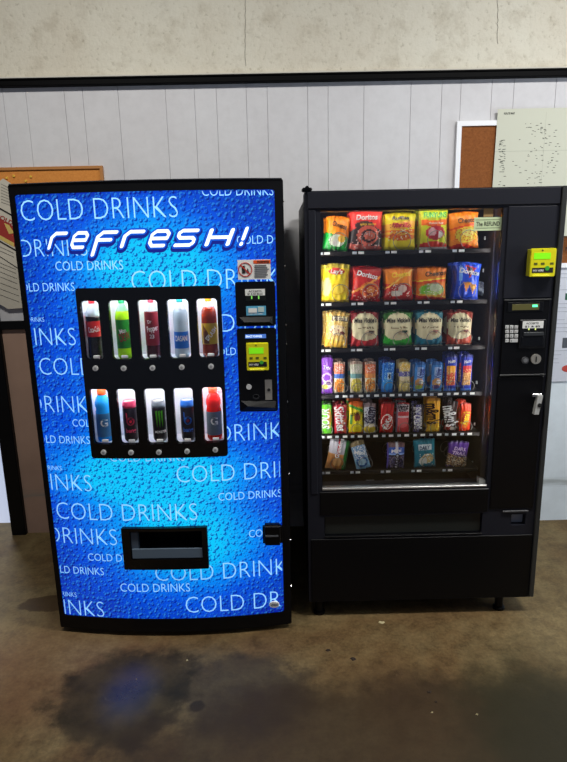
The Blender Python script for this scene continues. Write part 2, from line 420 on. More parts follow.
# papers right of the snack machine
ct = wall_plate('paper_tag', [(548, 237.5), (600, 236), (600, 253), (546, 254)], D-.012, .002, mat('ochre_card', (178, 160, 92), .7))
tag(ct, 'narrow ochre card strip pinned between the chart and the white flyer', 'card')
bm = bmesh.new(); x, z = at_wall(565.5, 250.5, D-.013); add_text(bm, 'NOTICE', x, z, h=.02, y=D-.0125, weight=.03); link('lettering', bm, INK, ct)
fl = wall_plate('paper_flyer', [(542, 254.5), (600, 253), (600, 380), (532, 382.5)], D-.010, .0015, mat('flyer_paper', (205, 208, 218), .6))
tag(fl, 'tall white flyer with small pictures right of the snack machine', 'flyer')
def pic(px0, py0, px1, py1, m, name='picture', yy=D-.0108):
    x0, z0 = at_wall(px0, py1, yy); x1, z1 = at_wall(px1, py0, yy); return box(name, x0, x1, yy, yy+.0008, z0, z1, m, fl)
pic(565, 293, 580, 300, mat('picture_green', (40, 90, 70), .5)); pic(562, 337.5, 582, 348, mat('picture_grey', (80, 84, 92), .5))
x, z = at_wall(568, 368.5, D-.011); bm = bmesh.new(); add_plate(bm, circle(x, z, .035, 20, .02), [], D-.0112, .001); link('oval_emblem', bm, mat('picture_red', (190, 70, 60), .5), fl)
bm = bmesh.new()
for py in list(range(262, 292, 4))+list(range(304, 336, 4))+list(range(351, 364, 4)):
    x0, z = at_wall(553 if py < 300 else 549, py, D-.011); x1 = x0+random.uniform(.04, .16); add_box(bm, x0, x1, D-.0108, D-.0095, z-.0009, z+.0009)
link('print_lines', bm, mat('print_grey', (140, 145, 155), .7), fl)['kind'] = 'stuff'
# newsprint sheet at the far left, hanging crooked
ns = wall_plate('newspaper_sheet', [(3, 178.5), (34, 198), (40, 300), (22, 308), (8, 309), (-8, 300), (-30, 280), (-24, 200)], D-.0215, .0015, mat('newsprint', (192, 186, 172), .8))
tag(ns, 'crooked newspaper sheet with red picture on the wall left of the drinks machine', 'newspaper')
wall_plate('red_picture', [(-14, 211), (22, 231), (24, 252), (-14, 230)], D-.0222, .0008, mat('print_red', (150, 48, 40), .6), ns)
wall_plate('yellow_picture', [(4, 223), (9, 225), (14, 233), (9, 234)], D-.0227, .0006, mat('print_yellow', (200, 175, 95), .6), ns)
wall_plate('yellow_picture', [(-4, 233), (14, 243), (14, 247), (-4, 237)], D-.0227, .0006, mat('print_yellow', (200, 175, 95), .6), ns)
def nline(x0, y0, x1, y1, t, name='text_line'):
    a = at_wall(x0, y0, D-.022); c = at_wall(x1, y1, D-.022); d = Vector((c[0]-a[0], c[1]-a[1])).normalized(); p = Vector((-d.y, d.x))*t
    q = [(a[0]-p.x, a[1]-p.y), (c[0]-p.x, c[1]-p.y), (c[0]+p.x, c[1]+p.y), (a[0]+p.x, a[1]+p.y)]
    bm = bmesh.new(); add_plate(bm, q, [], D-.0226, .0012); link(name, bm, INK, ns)
for k, y in enumerate((184, 187, 190, 193, 196, 199, 202)): nline(1, y, 8+k*.4, y+3.5, .0009)
nline(-10, 203, 22, 221, .004, 'headline_bar'); nline(-6, 238, 22, 254, .004, 'headline_bar'); nline(-4, 254, 22, 271, .002, 'headline_bar')
bm = bmesh.new(); q_ = at_wall(0, 217, D-.022); add_text(bm, 'BOLD', q_[0]-.02, q_[1], w=.09, h=.022, y=D-.0228, rot=-.5, weight=.03); link('headline', bm, mat('print_red', (150, 48, 40), .6), ns)
for y in (246, 250, 262, 266, 271, 276, 282, 288, 294): nline(-2, y, 13+(y-240)*.12, y+7+(y-240)*.02, .0009)
n2 = wall_plate('paper_note', [(12, 306.5), (19.5, 291), (34, 289), (34, 307)], D-.0012, .0014, mat('note_paper', (165, 156, 146), .8))
tag(n2, 'small paper note under the lower corner of the crooked newspaper sheet', 'note')
# ============================================================ DRINKS MACHINE
LX, LY, LA, LW, LH, LB = -.9834, 2.2059, -.0173, 1.0131, 1.8665, .0228
FL = Frame(LX, LY, LA); BUL = .045
def bulge(u): return BUL*(1-((u-LW/2)/(LW/2))**2)
def PL(px, py, off=0.0):
    u, z = FL.local(px, py, off)
    for _ in range(6): u, z = FL.local(px, py, off-bulge(min(max(u, 0), LW)))
    return u, z
dm = empty('drink_vending_machine', (LX, LY, 0), LA, 'tall vending machine with glowing blue water-drop front for cold drinks', 'vending machine')
LD = .84
bm = bmesh.new(); add_box(bm, .012, LW-.012, .085, LD, .03, LH-.012, .006)
for u in (.06, LW-.06):
    for y in (.1, LD-.06): add_box(bm, u-.03, u+.03, y-.02, y+.04, 0, .04)
add_box(bm, .02, LW-.02, .03, .09, 0, .03)
link('cabinet', bm, BLACK3, dm)
su0 = .5*(PL(14, 196)[0]+PL(64, 612)[0]); su1 = .5*(PL(274.7, 196)[0]+PL(283.5, 602)[0])
sz1 = .5*(PL(16, 194.3)[1]+PL(270, 190)[1]); sz0 = .34*(PL(68, 616.3)[1]+PL(279, 610)[1]+PL(170, 622)[1])*.98
sz0 = (PL(65, 614.8)[1]+PL(282, 609.8)[1]+PL(170, 622)[1])/3
mu0 = .5*(PL(76, 289)[0]+PL(92.5, 455)[0]); mu1 = .5*(PL(220.5, 288)[0]+PL(228.5, 452)[0])
mz1 = .5*(PL(80, 288)[1]+PL(217, 285.5)[1]); mz0 = .5*(PL(95, 457.5)[1]+PL(225, 455)[1])
du0, dz1 = PL(121.5, 527); du1, dz0 = PL(209.5, 567)
SIGN = rrect(su0, su1, sz0, sz1, .01)
plate('door_frame', rrect(0, LW, LB, LH, .006), [rrect(su0, su1, sz0, sz1, .008)], 0, .085, BLACK3, dm, bulge)
bmf = bmesh.new(); add_box(bmf, .004, LW-.004, -.004, .08, LH-.001, LH+.004, .002); bend_bm(bmf, bulge); link('top_strip', bmf, mat('grey_black_strip', (40, 42, 48), .3), dm)
# --- backlit sign material: printed water drops; cyan-to-blue fade is print plus painted-in tube falloff
m_, n, L, b = nodes('backlit_water_drop_print')
tc = n.new('ShaderNodeTexCoord'); P = tc.outputs['Object']
sep = n.new('ShaderNodeSeparateXYZ'); L.new(P, sep.inputs[0])
cmb = n.new('ShaderNodeCombineXYZ'); L.new(sep.outputs[0], cmb.inputs[0]); L.new(sep.outputs[2], cmb.inputs[1]); P2 = cmb.outputs[0]
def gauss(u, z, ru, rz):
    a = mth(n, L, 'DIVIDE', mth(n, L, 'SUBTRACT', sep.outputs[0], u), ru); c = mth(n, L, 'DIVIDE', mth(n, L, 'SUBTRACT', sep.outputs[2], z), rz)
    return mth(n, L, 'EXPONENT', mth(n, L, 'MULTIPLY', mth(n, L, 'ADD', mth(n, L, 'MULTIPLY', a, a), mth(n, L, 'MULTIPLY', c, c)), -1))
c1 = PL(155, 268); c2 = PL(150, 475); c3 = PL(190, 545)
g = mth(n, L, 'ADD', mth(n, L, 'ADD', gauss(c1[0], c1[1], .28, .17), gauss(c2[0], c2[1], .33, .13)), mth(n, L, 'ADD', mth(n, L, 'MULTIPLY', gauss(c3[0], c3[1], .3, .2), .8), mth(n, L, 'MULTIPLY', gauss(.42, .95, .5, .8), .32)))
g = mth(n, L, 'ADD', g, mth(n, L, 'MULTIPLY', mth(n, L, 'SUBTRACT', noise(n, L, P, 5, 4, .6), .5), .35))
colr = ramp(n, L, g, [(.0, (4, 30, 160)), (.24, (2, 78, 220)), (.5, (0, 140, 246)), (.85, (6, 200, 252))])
def drops(scale, off, r, rnd):
    def mask(o, rr):
        ad = n.new('ShaderNodeVectorMath'); ad.operation = 'ADD'; L.new(P2, ad.inputs[0]); ad.inputs[1].default_value = (o[0]+rnd, o[1]+rnd*.7, 0)
        v = n.new('ShaderNodeTexVoronoi'); v.voronoi_dimensions = '2D'; v.inputs['Scale'].default_value = scale; L.new(ad.outputs[0], v.inputs['Vector'])
        sc = mth(n, L, 'MULTIPLY', mth(n, L, 'SUBTRACT', rr, v.outputs['Distance']), 14, True)
        return sc
    a = mask((0, 0), r); c = mask((off, -off), r*1.02); d_ = mask((-off, off), r*1.02)
    sh = mth(n, L, 'MULTIPLY', a, mth(n, L, 'SUBTRACT', 1, d_)); hl = mth(n, L, 'MULTIPLY', a, mth(n, L, 'SUBTRACT', 1, c))
    return sh, hl
s1, h1 = drops(42, -.0050, .35, .3); s2, h2 = drops(74, -.0030, .33, 1.7)
sh = mth(n, L, 'MAXIMUM', s1, mth(n, L, 'MULTIPLY', s2, .7)); hl = mth(n, L, 'MAXIMUM', h1, mth(n, L, 'MULTIPLY', h2, .7))
colr = mix(n, L, mth(n, L, 'MULTIPLY', hl, .28), colr, (70, 195, 255))
dk = mix(n, L, 1.0, colr, (30, 75, 165), 'MULTIPLY')
colr = mix(n, L, mth(n, L, 'MULTIPLY', sh, .9), colr, dk)
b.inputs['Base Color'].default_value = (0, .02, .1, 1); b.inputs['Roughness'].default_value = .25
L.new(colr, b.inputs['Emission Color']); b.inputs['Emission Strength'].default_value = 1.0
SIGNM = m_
mod_hole = rrect(mu0+.004, mu1-.004, mz0+.004, mz1-.004); dis_hole = rrect(du0+.01, du1-.01, dz0+.01, dz1-.01)
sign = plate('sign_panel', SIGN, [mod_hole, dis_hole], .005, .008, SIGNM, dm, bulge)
# --- COLD DRINKS lettering
TXT = [  # left px, right px (full words), baseline py at left, at right
 (21.5, 178, 221.5, 217.5), (202, 273.5, 196.5, 194.5), (-43, 87.5, 257, 257.5), (55.5, 123, 271, 269), (132, 290, 293, 286), (14.5, 74.5, 291.5, 291.5),
 (12, 44, 322, 322), (-58, 76, 346, 347), (40, 175, 376, 373), (-34, 98, 412, 415), (72.5, 130, 427, 427), (32, 90, 442.5, 445), (27, 61.5, 470, 471), (-42, 92, 489, 494.5),
 (57, 197.5, 519, 521), (-17, 117.5, 541, 549), (88, 148, 560.5, 563), (46, 104, 572, 577), (40, 76.5, 596, 598), (-27, 104.5, 614, 619.5), (120.5, 190, 592.5, 591.5),
 (155.5, 297, 580.5, 575), (186, 327, 614, 605), (249, 310, 538, 534), (177, 317, 485, 475), (218.5, 281.5, 502, 496), (150, 292, 446, 437), (237, 300, 244, 243),
 (110, 185, 462, 461), (176, 318, 333, 330), (212, 270, 355.5, 354)]
LT = mat('lit_pale_letters', (142, 202, 252), .4, emit=.85)
def cut_hole(bm, a, c, z0, z1):
    for co_, no in (((a, 0, 0), (1, 0, 0)), ((c, 0, 0), (1, 0, 0)), ((0, 0, z0), (0, 0, 1)), ((0, 0, z1), (0, 0, 1))):
        bmesh.ops.bisect_plane(bm, geom=bm.verts[:]+bm.edges[:]+bm.faces[:], plane_co=co_, plane_no=no)
    ff = [f for f in bm.faces if a < f.calc_center_median().x < c and z0 < f.calc_center_median().z < z1]
    bmesh.ops.delete(bm, geom=ff, context='FACES')
for x0, x1, y0, y1 in TXT:
    a = PL(x0, y0); c = PL(x1, y1)
    big = (x1-x0) > 110
    w_ = c[0]-a[0]
    bm = bmesh.new()
    add_text(bm, 'COLD DRINKS', a[0], a[1]*.65+c[1]*.35 if abs(x0) < 60 and x0 > 0 else .5*(a[1]+c[1]), w=w_, h=w_/7.2, y=.0038, weight=-.020 if big else -.008, clip=(su0+.004, su1-.004, sz0+.004, sz1-.003))
    cut_hole(bm, mu0+.001, mu1-.001, mz0+.001, mz1-.001); cut_hole(bm, du0+.001, du1-.001, dz0+.001, dz1-.001)
    bend_bm(bm, bulge, .03)
    link('cold_drinks_lettering', bm, LT, sign)
# --- the refresh! logo: thick slanted strokes, a dark blue backing and white face
GL = {'r': [[(0, 0), (0, .72), (.28, 1), (1.15, 1)]],
      'e': [[(.06, .5), (1.3, .5), (1.36, .8), (1.12, 1), (.3, 1), (0, .78), (0, .22), (.24, 0), (1.22, 0)]],
      'f': [[(0, -.55), (0, .7), (.3, 1), (1.2, 1)], [(.05, .48), (.95, .48)]],
      's': [[(1.36, 1), (.25, 1), (.02, .84), (.02, .66), (.2, .5), (1.15, .5), (1.32, .36), (1.32, .16), (1.12, 0), (0, 0)]],
      'H': [[(0, 0), (0, 1)], [(1.3, 0), (1.3, 1)], [(0, .5), (1.3, .5)]],
      '!': [[(0, .36), (0, 1.08)], [(0, -.02), (0, .04)]]}
def stroke(bm, pts, w, y, T):
    for i in range(len(pts)-1):
        a, c = Vector(pts[i]), Vector(pts[i+1]); d = (c-a).normalized(); p = Vector((-d.y, d.x))*w
        q = [T(v) for v in (a-p, c-p, c+p, a+p)]
        add_plate(bm, q, [], y, .001)
    for a in pts: add_plate(bm, [T(Vector(a)+Vector((math.cos(t*math.pi/6), math.sin(t*math.pi/6)))*w) for t in range(12)], [], y, .001)
la = PL(49, 246.5); lb = PL(247, 244); lt = PL(140, 231)
zb_, zt_ = PL(140, 246)[1], PL(140, 231.5)[1]; XH = zt_-zb_
starts = [48.5, 70.5, 94.5, 121.5, 148.5, 175, 206.5, 241.2]; SXL = [.88, .73, 1.05, 1.07, .87, .92, 1.15, 1]
for nm, wdt, yy, mt, ddx, ddz in (('logo_backing', .35, .0028, mat('lit_navy', (12, 26, 120), .4, emit=.8), .05, -.13), ('logo_halo', .25, .0020, mat('lit_mid_blue', (12, 74, 186), .4, emit=.85), 0, 0), ('logo_face', .118, .0012, mat('lit_white', (232, 248, 255), .4, emit=1.0), 0, 0)):
    bm = bmesh.new()
    for ch, s, sxl in zip('refresH!', starts, SXL):
        u0 = PL(s, 246)[0]
        def T(v, u0=u0, sxl=sxl): return (u0+(v[0]+ddx)*XH*sxl+(v[1]+ddz)*XH*.42, zb_+(v[1]+ddz)*XH)
        for pl in GL[ch]: stroke(bm, pl, wdt, yy, T)
    bend_bm(bm, bulge, .045); link(nm, bm, mt, sign)
# --- window module with ten cut-outs
W1 = [(79.9, 301, 103.3, 359), (108, 300.7, 132, 359.4), (136.9, 300, 160.9, 359), (166.5, 300, 191.3, 358.6), (196, 299.3, 219.5, 357.7)]
W2 = [(89, 390, 112.3, 444.3), (116, 389.6, 139, 444), (143.7, 388.7, 168, 443.4), (172.8, 387.8, 195.5, 443), (201.6, 387.2, 224.3, 442)]
MY = -.012
def winrects(Ws):
    out = []
    zt = sum(PL(a, b_, MY)[1] for a, b_, _, _ in Ws)/5; zb = sum(PL(c, d, MY)[1] for _, _, c, d in Ws)/5
    for a, b_, c, d in Ws:
        out.append((PL(a, b_, MY)[0], PL(c, d, MY)[0], zb, zt))
    return out
R1, R2 = winrects(W1), winrects(W2)
holes = [rrect(a, c, z0, z1, .013, 4) for a, c, z0, z1 in R1+R2]
GLOSSB = mat('gloss_black_acrylic', (7, 7, 9), .18)
mod = plate('selection_window', rrect(mu0, mu1, mz0, mz1, .012), holes, MY, .02, GLOSSB, dm, bulge)
# clear pane behind the cut-outs
GLASS = mat('clear_pane', (255, 255, 255), 0, trans=1.0, ior=1.3)
plate('window_pane', rrect(mu0+.01, mu1-.01, mz0+.01, mz1-.01), [], .010, .002, GLASS, mod, bulge)
# white lit niche behind
NICHE = mat('white_niche', (226, 230, 240), .6)
bm = bmesh.new(); y0n, y1n = .016, .080
a, c, z0, z1 = mu0+.005, mu1-.005, mz0+.005, mz1-.005
bk = y1n
add_box(bm, a, c, bk, bk+.006, z0, z1); add_box(bm, a-.005, a, y0n-.03, bk, z0, z1); add_box(bm, c, c+.005, y0n-.03, bk, z0, z1)
add_box(bm, a, c, y0n-.03, bk, z0-.005, z0); add_box(bm, a, c, y0n-.03, bk, z1, z1+.005)
zm = .5*(R1[0][2]+R2[0][3]); 
for Rw in (R1, R2): add_box(bm, a, c, -.022, bk, Rw[0][2]-.012, Rw[0][2]-.004)
add_box(bm, a, c, -.022, bk, zm+.012, zm+.016)
link('display_niche', bm, NICHE, dm)
# push buttons
for lst in ([(95.4, 368.4), (123.6, 368.4), (152.4, 368), (181.7, 367.3), (211, 366.5)], [(103.5, 452.4), (130.9, 452.7), (158.8, 452.4), (187, 451.5), (215.3, 450)]):
    for px, py in lst:
        u, z = PL(px, py, MY-.004); bm = bmesh.new(); add_disc(bm, u, MY-.006, z, .0105, .006, 18); 
        for v in bm.verts: v.co.y -= bulge(u)
        k = link('select_button', bm, mat('button_white', (205, 205, 205), .3), dm)
        bm = bmesh.new(); add_disc(bm, u, MY-.008, z, .005, .003, 12)
        for v in bm.verts: v.co.y -= bulge(u)
        link('button_centre', bm, mat('button_grey', (150, 150, 152), .3), k)
# shelf lip bits in front of each bottle base (clear holders)
for Rw in (R1, R2):
    for a, c, z0, z1 in Rw:
        mid = a+(c-a)*.56
        bm = bmesh.new(); add_box(bm, mid-.013, mid+.013, -.0105, -.0045, z0+.002, z0+.014, .002)
        for v in bm.verts: v.co.y += .012-bulge(mid)
        link('bottle_holder', bm, mat('holder_white', (225, 225, 225), .4), dm)
NL = .34
# lamps inside the niche
def area(name, loc, rot, sx, sy, pw, col=(1, 1, 1), parent=None):
    l = bpy.data.lights.new(name, 'AREA'); l.shape = 'RECTANGLE'; l.size = sx; l.size_y = sy; l.energy = pw; l.color = col
    o = bpy.data.objects.new(name, l); C.objects.link(o); o.location = loc; o.rotation_euler = rot
    if parent: o.parent = parent
    return o
for Rw in (R1, R2):
    for wi, (a, c, z0, z1) in enumerate(Rw):
        mid = .5*(a+c)
        area('niche_tube', (mid+.005, .020-bulge(mid), z1+.010), (math.radians(14), 0, 0), .075, .012, (.42, .5, .75, .5, .42)[wi]*NL, (1, 1, 1), dm)
for Rw in (R1, R2):
    area('back_tube', (.5*(mu0+mu1), .066, Rw[0][3]+.012), (math.radians(8), 0, 0), (mu1-mu0)*.9, .012, .95, (1, 1, 1), dm)
# --- bottles and cans
def cylmap(cx, cy, r):
    def f(co): th = co.x/r; return Vector((cx+r*math.sin(th), cy-r*math.cos(th), co.z))
    return f
def drink(kind, rect, py_ctr_px, label, body, liquid, cap, lab, txt, **k):
    a, c, z0, z1 = rect
    r = k.get('r', .0275); cy = .020+r-bulge(.5*(a+c)); mid = FL.local(k['px'], 330 if rect in R1 else 415, cy)[0]
    w = FL.world(mid, cy, z0-.004)
    can = kind == 'drink_can'
    o = None
    h = (z1-z0)*k.get('hf', 1.03)
    root = empty(kind, w, math.atan2(-w[0], w[1]), label, 'can' if can else 'bottle', 'drinks on display in the machine windows')
    bm = bmesh.new()
    if can:
        prof = [(r*.72, 0), (r*.95, .008), (r, .014), (r, h*.9), (r*.86, h*.965), (r*.86, h*.985)]
        add_lathe(bm, prof, 0, 0); link('can_body', bm, mat(*body), root, True)
        bm = bmesh.new(); add_lathe(bm, [(r*1.004, h*.84), (r*1.004, h*.905), (r*.9, h*.965), (r*.9, h*1.0), (r*.8, h*1.0), (r*.78, h*.985)], 0, 0)
        link('can_top', bm, mat(*cap), root, True)
        bm = bmesh.new(); add_lathe(bm, [(r*.80, h*.986), (r*.80, h*.992)], 0, 0); add_box(bm, -.006, .006, -.012, .006, h*.992, h*.998); link('can_lid', bm, STEEL, root)
        lr, lz0, lz1 = r*1.01, .02, h*.82
    elif k.get('sport'):
        prof = [(r*.85, 0), (r, .008), (r, h*.26), (r*.97, h*.3), (r*.97, h*.52), (r*1.0, h*.56), (r*.9, h*.62), (r*1.0, h*.68), (r*.98, h*.74), (r*.8, h*.82), (r*.55, h*.87), (r*.5, h*.88)]
        add_lathe(bm, prof, 0, 0); link('bottle_body', bm, mat(*liquid), root, True)
        bm = bmesh.new(); add_lathe(bm, [(r*.56, h*.875), (r*.6, h*.885), (r*.6, h*.96), (r*.5, h*.975)], 0, 0); link('cap', bm, mat(*cap), root, True)
        lr, lz0, lz1 = r*1.012, h*.10, h*.54
    else:
        lq = k.get('lq', .78)
        def R(t): # radius as a function of height fraction
            pts = [(0, .8), (.03, 1), (.12, 1.0), (.2, .97), (.5, .97), (.6, 1.0), (.70, 1.0), (.78, .9), (.86, .6), (.92, .38), (.97, .38)]
            for (p, a_), (q, b_) in zip(pts[:-1], pts[1:]):
                if p <= t <= q: return r*(a_+(b_-a_)*(t-p)/(q-p))
            return r*.38
        N = 30
        add_lathe(bm, [(R(lq*i/N), h*lq*i/N) for i in range(N+1)], 0, 0); link('bottle_body', bm, mat(*liquid), root, True)
        bm = bmesh.new(); add_lathe(bm, [(R(lq+(.955-lq)*i/12), h*(lq+(.955-lq)*i/12)) for i in range(13)], 0, 0); link('bottle_neck', bm, mat(*body), root, True)
        bm = bmesh.new(); add_lathe(bm, [(r*.42, h*.93), (r*.44, h*.935), (r*.44, h*.99), (r*.40, h*1.0)], 0, 0, 20); link('cap', bm, mat(*cap), root, True)
        lr, lz0, lz1 = r*1.012, h*k.get('l0', .25), h*k.get('l1', .6)
    if lab:
        bm = bmesh.new(); add_lathe(bm, [(lr, lz0), (lr, lz1)], 0, 0, 28, False); lb_ = link('label', bm, mat(*lab), root, True)
    else: lb_ = root
    if txt:
        for (s, x, z, w_, h_, rot, col) in txt:
            bm = bmesh.new(); add_text(bm, s, x, lz0+(lz1-lz0)*z, w=w_, h=h_, rot=rot, center=True, weight=.02, fn=cylmap(0, 0, lr+.0006)); link('lettering', bm, mat(*col), lb_)
    return root, lr, lz0, lz1, h
def ringmesh(parent, lr, cx, cz, r, w, m, name='emblem'):
    bm = bmesh.new(); add_plate(bm, circle(cx, cz, r, 22), [circle(cx, cz, r-w, 22)], 0, .0003)
    f = cylmap(0, 0, lr+.0007)
    for v in bm.verts: v.co = f(v.co)
    link(name, bm, m, parent)
PW = ('print_white', (240, 240, 240), .5)
CLEAR = ('clear_plastic', (212, 222, 236), .2)
drink('drink_bottle', R1[0], 0, 'cola bottle with red cap and red label in top left window', CLEAR, ('cola', (22, 10, 10), .2), ('red_cap', (150, 22, 30), .4), ('red_label', (190, 20, 25), .4),
      [('Coca-Cola', 0, .5, .046, .022, .1, PW)], lq=.72, l0=.38, l1=.64, px=94)
r_, lr, a0, a1, h = drink('drink_bottle', R1[1], 0, 'bright green-yellow soda bottle with green label in second top window', ('pale_green_plastic', (140, 235, 160), .2), ('lime_soda', (165, 235, 10), .25), ('green_cap', (10, 120, 70), .4), ('green_label', (20, 130, 35), .4),
      [('Mtn', -.004, .62, .026, .017, .25, PW), ('DEW', .002, .42, .044, .032, .25, ('print_red', (190, 30, 25), .5))], lq=.8, l0=.18, l1=.66, px=123.5)
drink('drink_bottle', R1[2], 0, 'dark red soda bottle with maroon label in brightly lit middle top window', CLEAR, ('maroon_soda', (70, 14, 24), .25), ('pink_cap', (196, 60, 80), .4), ('maroon_label', (128, 18, 36), .4),
      [('Dr', -.010, .72, .016, .013, .15, PW), ('Pepper', 0, .52, .046, .022, .15, PW), ('23', -.004, .28, .018, .015, 0, PW)], lq=.79, l0=.22, l1=.78, px=152.5)
drink('drink_bottle', R1[3], 0, 'clear water bottle with teal cap and blue label in fourth top window', CLEAR, ('water_plastic', (190, 214, 235), .15), ('teal_cap', (20, 120, 125), .4), ('blue_label', (10, 110, 215), .4),
      [('DASANI', 0, .62, .052, .022, 0, PW)], lq=.8, l0=.16, l1=.44, px=181)
r_, lr, a0, a1, h = drink('drink_bottle', R1[4], 0, 'amber bottle with yellow cap and yellow label in top right window', CLEAR, ('amber_drink', (140, 38, 12), .2), ('yellow_cap', (200, 140, 20), .4), ('yellow_label', (200, 160, 30), .4),
      [('SPLASH', .006, .5, .06, .017, .85, PW)], lq=.84, l0=.22, l1=.57, px=209.5, r=.030)
bm = bmesh.new(); add_plate(bm, [(-.028, a0+.002), (-.002, a0+.002), (-.006, a0+.045), (-.028, a1-.003)], [], 0, .0002)
f = cylmap(0, 0, lr+.0003)
bmesh.ops.subdivide_edges(bm, edges=bm.edges[:], cuts=4, use_grid_fill=True)
for v in bm.verts: v.co = f(v.co)
link('label_brown_patch', bm, mat('print_brown', (110, 50, 24), .5), r_)
GREYL = ('grey_label', (92, 106, 124), .4)
drink('drink_bottle', R2[0], 0, 'blue sports drink bottle with orange cap in bottom left window', CLEAR, ('blue_sports_drink', (20, 150, 232), .25), ('orange_cap', (222, 80, 20), .4), ('blue_grey_label', (50, 110, 160), .4),
      [('G', 0, .62, .030, .032, 0, PW)], sport=1, px=103.5, r=.0295, hf=.98)
for i, (c1_, c2_, nm) in enumerate([((205, 60, 100), (215, 40, 70), 'black energy drink can with pink top and pink round emblem in second bottom window'), ((40, 110, 205), (200, 30, 60), 'black energy drink can with blue top and blue round emblem in fourth bottom window')]):
    r_, lr, a0, a1, h = drink('drink_can', R2[1+2*i], 0, nm, ('can_black', (20, 18, 30), .3), None, ('can_top_%d' % i, c1_, .3), None,
        [('bang', 0, .26, .042, .017, 0, ('can_top_%d' % i, c1_, .3))], hf=.75, r=.0275, px=(130, 187.5)[i])
    ringmesh(r_, lr, 0, h*.52, .0165, .006, mat('can_top_%d' % i, c1_, .3)); ringmesh(r_, lr, 0, h*.52, .006, .0055, mat('can_dot_%d' % i, c2_, .3), 'emblem_dot')
    bm = bmesh.new(); add_plate(bm, [(-.0165, h*.52), (-.0110, h*.52), (-.0120, h*.72), (-.0175, h*.74)], [], 0, .0003); f = cylmap(0, 0, lr+.0008)
    for v in bm.verts: v.co = f(v.co)
    link('emblem_stem', bm, mat('can_top_%d' % i, c1_, .3), r_)
r_, lr, a0, a1, h = drink('drink_can', R2[2], 0, 'black energy drink can with green claw mark in the bright middle bottom window', ('can_black', (20, 18, 30), .3), None, ('can_silver', (120, 128, 140), .3), None,
      [('MONSTER', .004, .20, .05, .010, 0, PW)], hf=.75, r=.0275, px=159)
bm = bmesh.new()
for x in (-.011, 0, .011):
    zt = h*.76
    add_plate(bm, [(x-.004, zt), (x+.004, zt+.004), (x+.0035, h*.5), (x+.001, h*.36), (x-.0015, h*.5)][::-1], [], 0, .0003)
f = cylmap(0, 0, lr+.0007)
for v in bm.verts: v.co = f(v.co)
link('claw_mark', bm, mat('lime_print', (90, 200, 30), .5), r_)
drink('drink_bottle', R2[4], 0, 'red sports drink bottle with red cap in bottom right window', CLEAR, ('red_sports_drink', (225, 24, 20), .25), ('red_orange_cap', (232, 70, 40), .4), GREYL,
      [('G', 0, .62, .030, .032, 0, PW)], sport=1, px=214, r=.030, hf=.98)
# --- payment modules on the right of the door
def lplate(name, x0, y0, x1, y1, off, t, m, parent, r=0.0, bend_c=True):
    a = PL(x0, y0, off); c = PL(x1, y1, off); bm = bmesh.new(); add_plate(bm, rrect(min(a[0], c[0]), max(a[0], c[0]), min(a[1], c[1]), max(a[1], c[1]), r), [], off, t)
    um = .5*(a[0]+c[0])
    for v in bm.verts: v.co.y -= bulge(VM)
    return link(name, bm, m, parent)
vu0 = .5*(PL(235.5, 283)[0]+PL(239, 409)[0]); vu1 = .5*(PL(274.5, 283)[0]+PL(278.5, 409)[0]); VM = .5*(vu0+vu1)
vz = [PL(255, y)[1] for y in (281.5, 326, 328, 411)]
def vbox(name, z0, z1, depth, m, parent=dm, u0=vu0, u1=vu1, bev=.004, wedge=0):
    bm = bmesh.new(); add_box(bm, u0, u1, -depth, .004, z0, z1, bev, 2)
    for v in bm.verts:
        if wedge and v.co.z < (z0+.03) and v.co.y < -depth*.6: v.co.z += wedge
        v.co.y -= bulge(VM)-.004
    return link(name, bm, m, parent)
val = vbox('bill_validator', vz[1], vz[0], .014, BLACK2)
bmw = bmesh.new()
a, c = vu0+.012, vu1-.012; zz = vz[1]+.006
vs = [(a, -.014, zz), (c, -.014, zz), (c-.012, -.030, zz+.012), (a+.02, -.030, zz+.012), (a, -.014, zz+.03), (c, -.014, zz+.03)]
V = [bmw.verts.new((x, y-bulge(VM)+.004, z)) for x, y, z in vs]
for q in ((0, 1, 2, 3), (3, 2, 5, 4), (0, 3, 4), (1, 5, 2)): bmw.faces.new([V[i] for i in q])
link('validator_lip', bmw, BLACK3, val)
def vface(name, x0, y0, x1, y1, m, parent, off=-.014, t=.002):
    a = FL.local(x0, y0, off-bulge(VM)); c = FL.local(x1, y1, off-bulge(VM))
    bm = bmesh.new(); add_plate(bm, rrect(a[0], c[0], c[1], a[1]), [], off-bulge(VM)+.003, t+.001); return link(name, bm, m, parent)
def vtext(s, x0, y1, x1, h, m, parent, off=-.0155):
    a = FL.local(x0, y1, off-bulge(VM)); c = FL.local(x1, y1, off-bulge(VM)); bm = bmesh.new()
    add_text(bm, s, a[0], a[1], w=c[0]-a[0], h=h, y=off-bulge(VM)+.003, weight=.015); return link('lettering', bm, m, parent)
l1 = vface('bill_label', 245, 289.3, 265, 295.4, WHITE, val); vtext('ACCEPTS', 248.5, 292.3, 261.5, .007, INK, l1); vtext('$1 & $5 BILLS', 247.5, 295, 262.5, .007, INK, l1)
vface('bill_slot', 245.5, 296, 266, 300.5, mat('slot_black', (8, 12, 8), .4), val)
for px in (251, 258): vface('slot_indicator', px, 296, px+1.3, 299, mat('led_soft_green', (120, 210, 90), .4, emit=.7), val, -.0155)
l2 = vface('card_label', 246, 306.3, 266, 315.3, mat('label_sky', (90, 170, 205), .5), val); vface('card_label_white', 248.3, 308.5, 257, 312.6, WHITE, l2, -.0155); vface('card_picture', 258, 307, 264, 312, mat('label_pale', (190, 210, 205), .5), l2, -.0155); vtext('CASH OR CARD', 248.2, 314.7, 263, .0045, WHITE, l2, -.016)
cm = vbox('coin_module', vz[3], vz[2], .018, BLACK2)
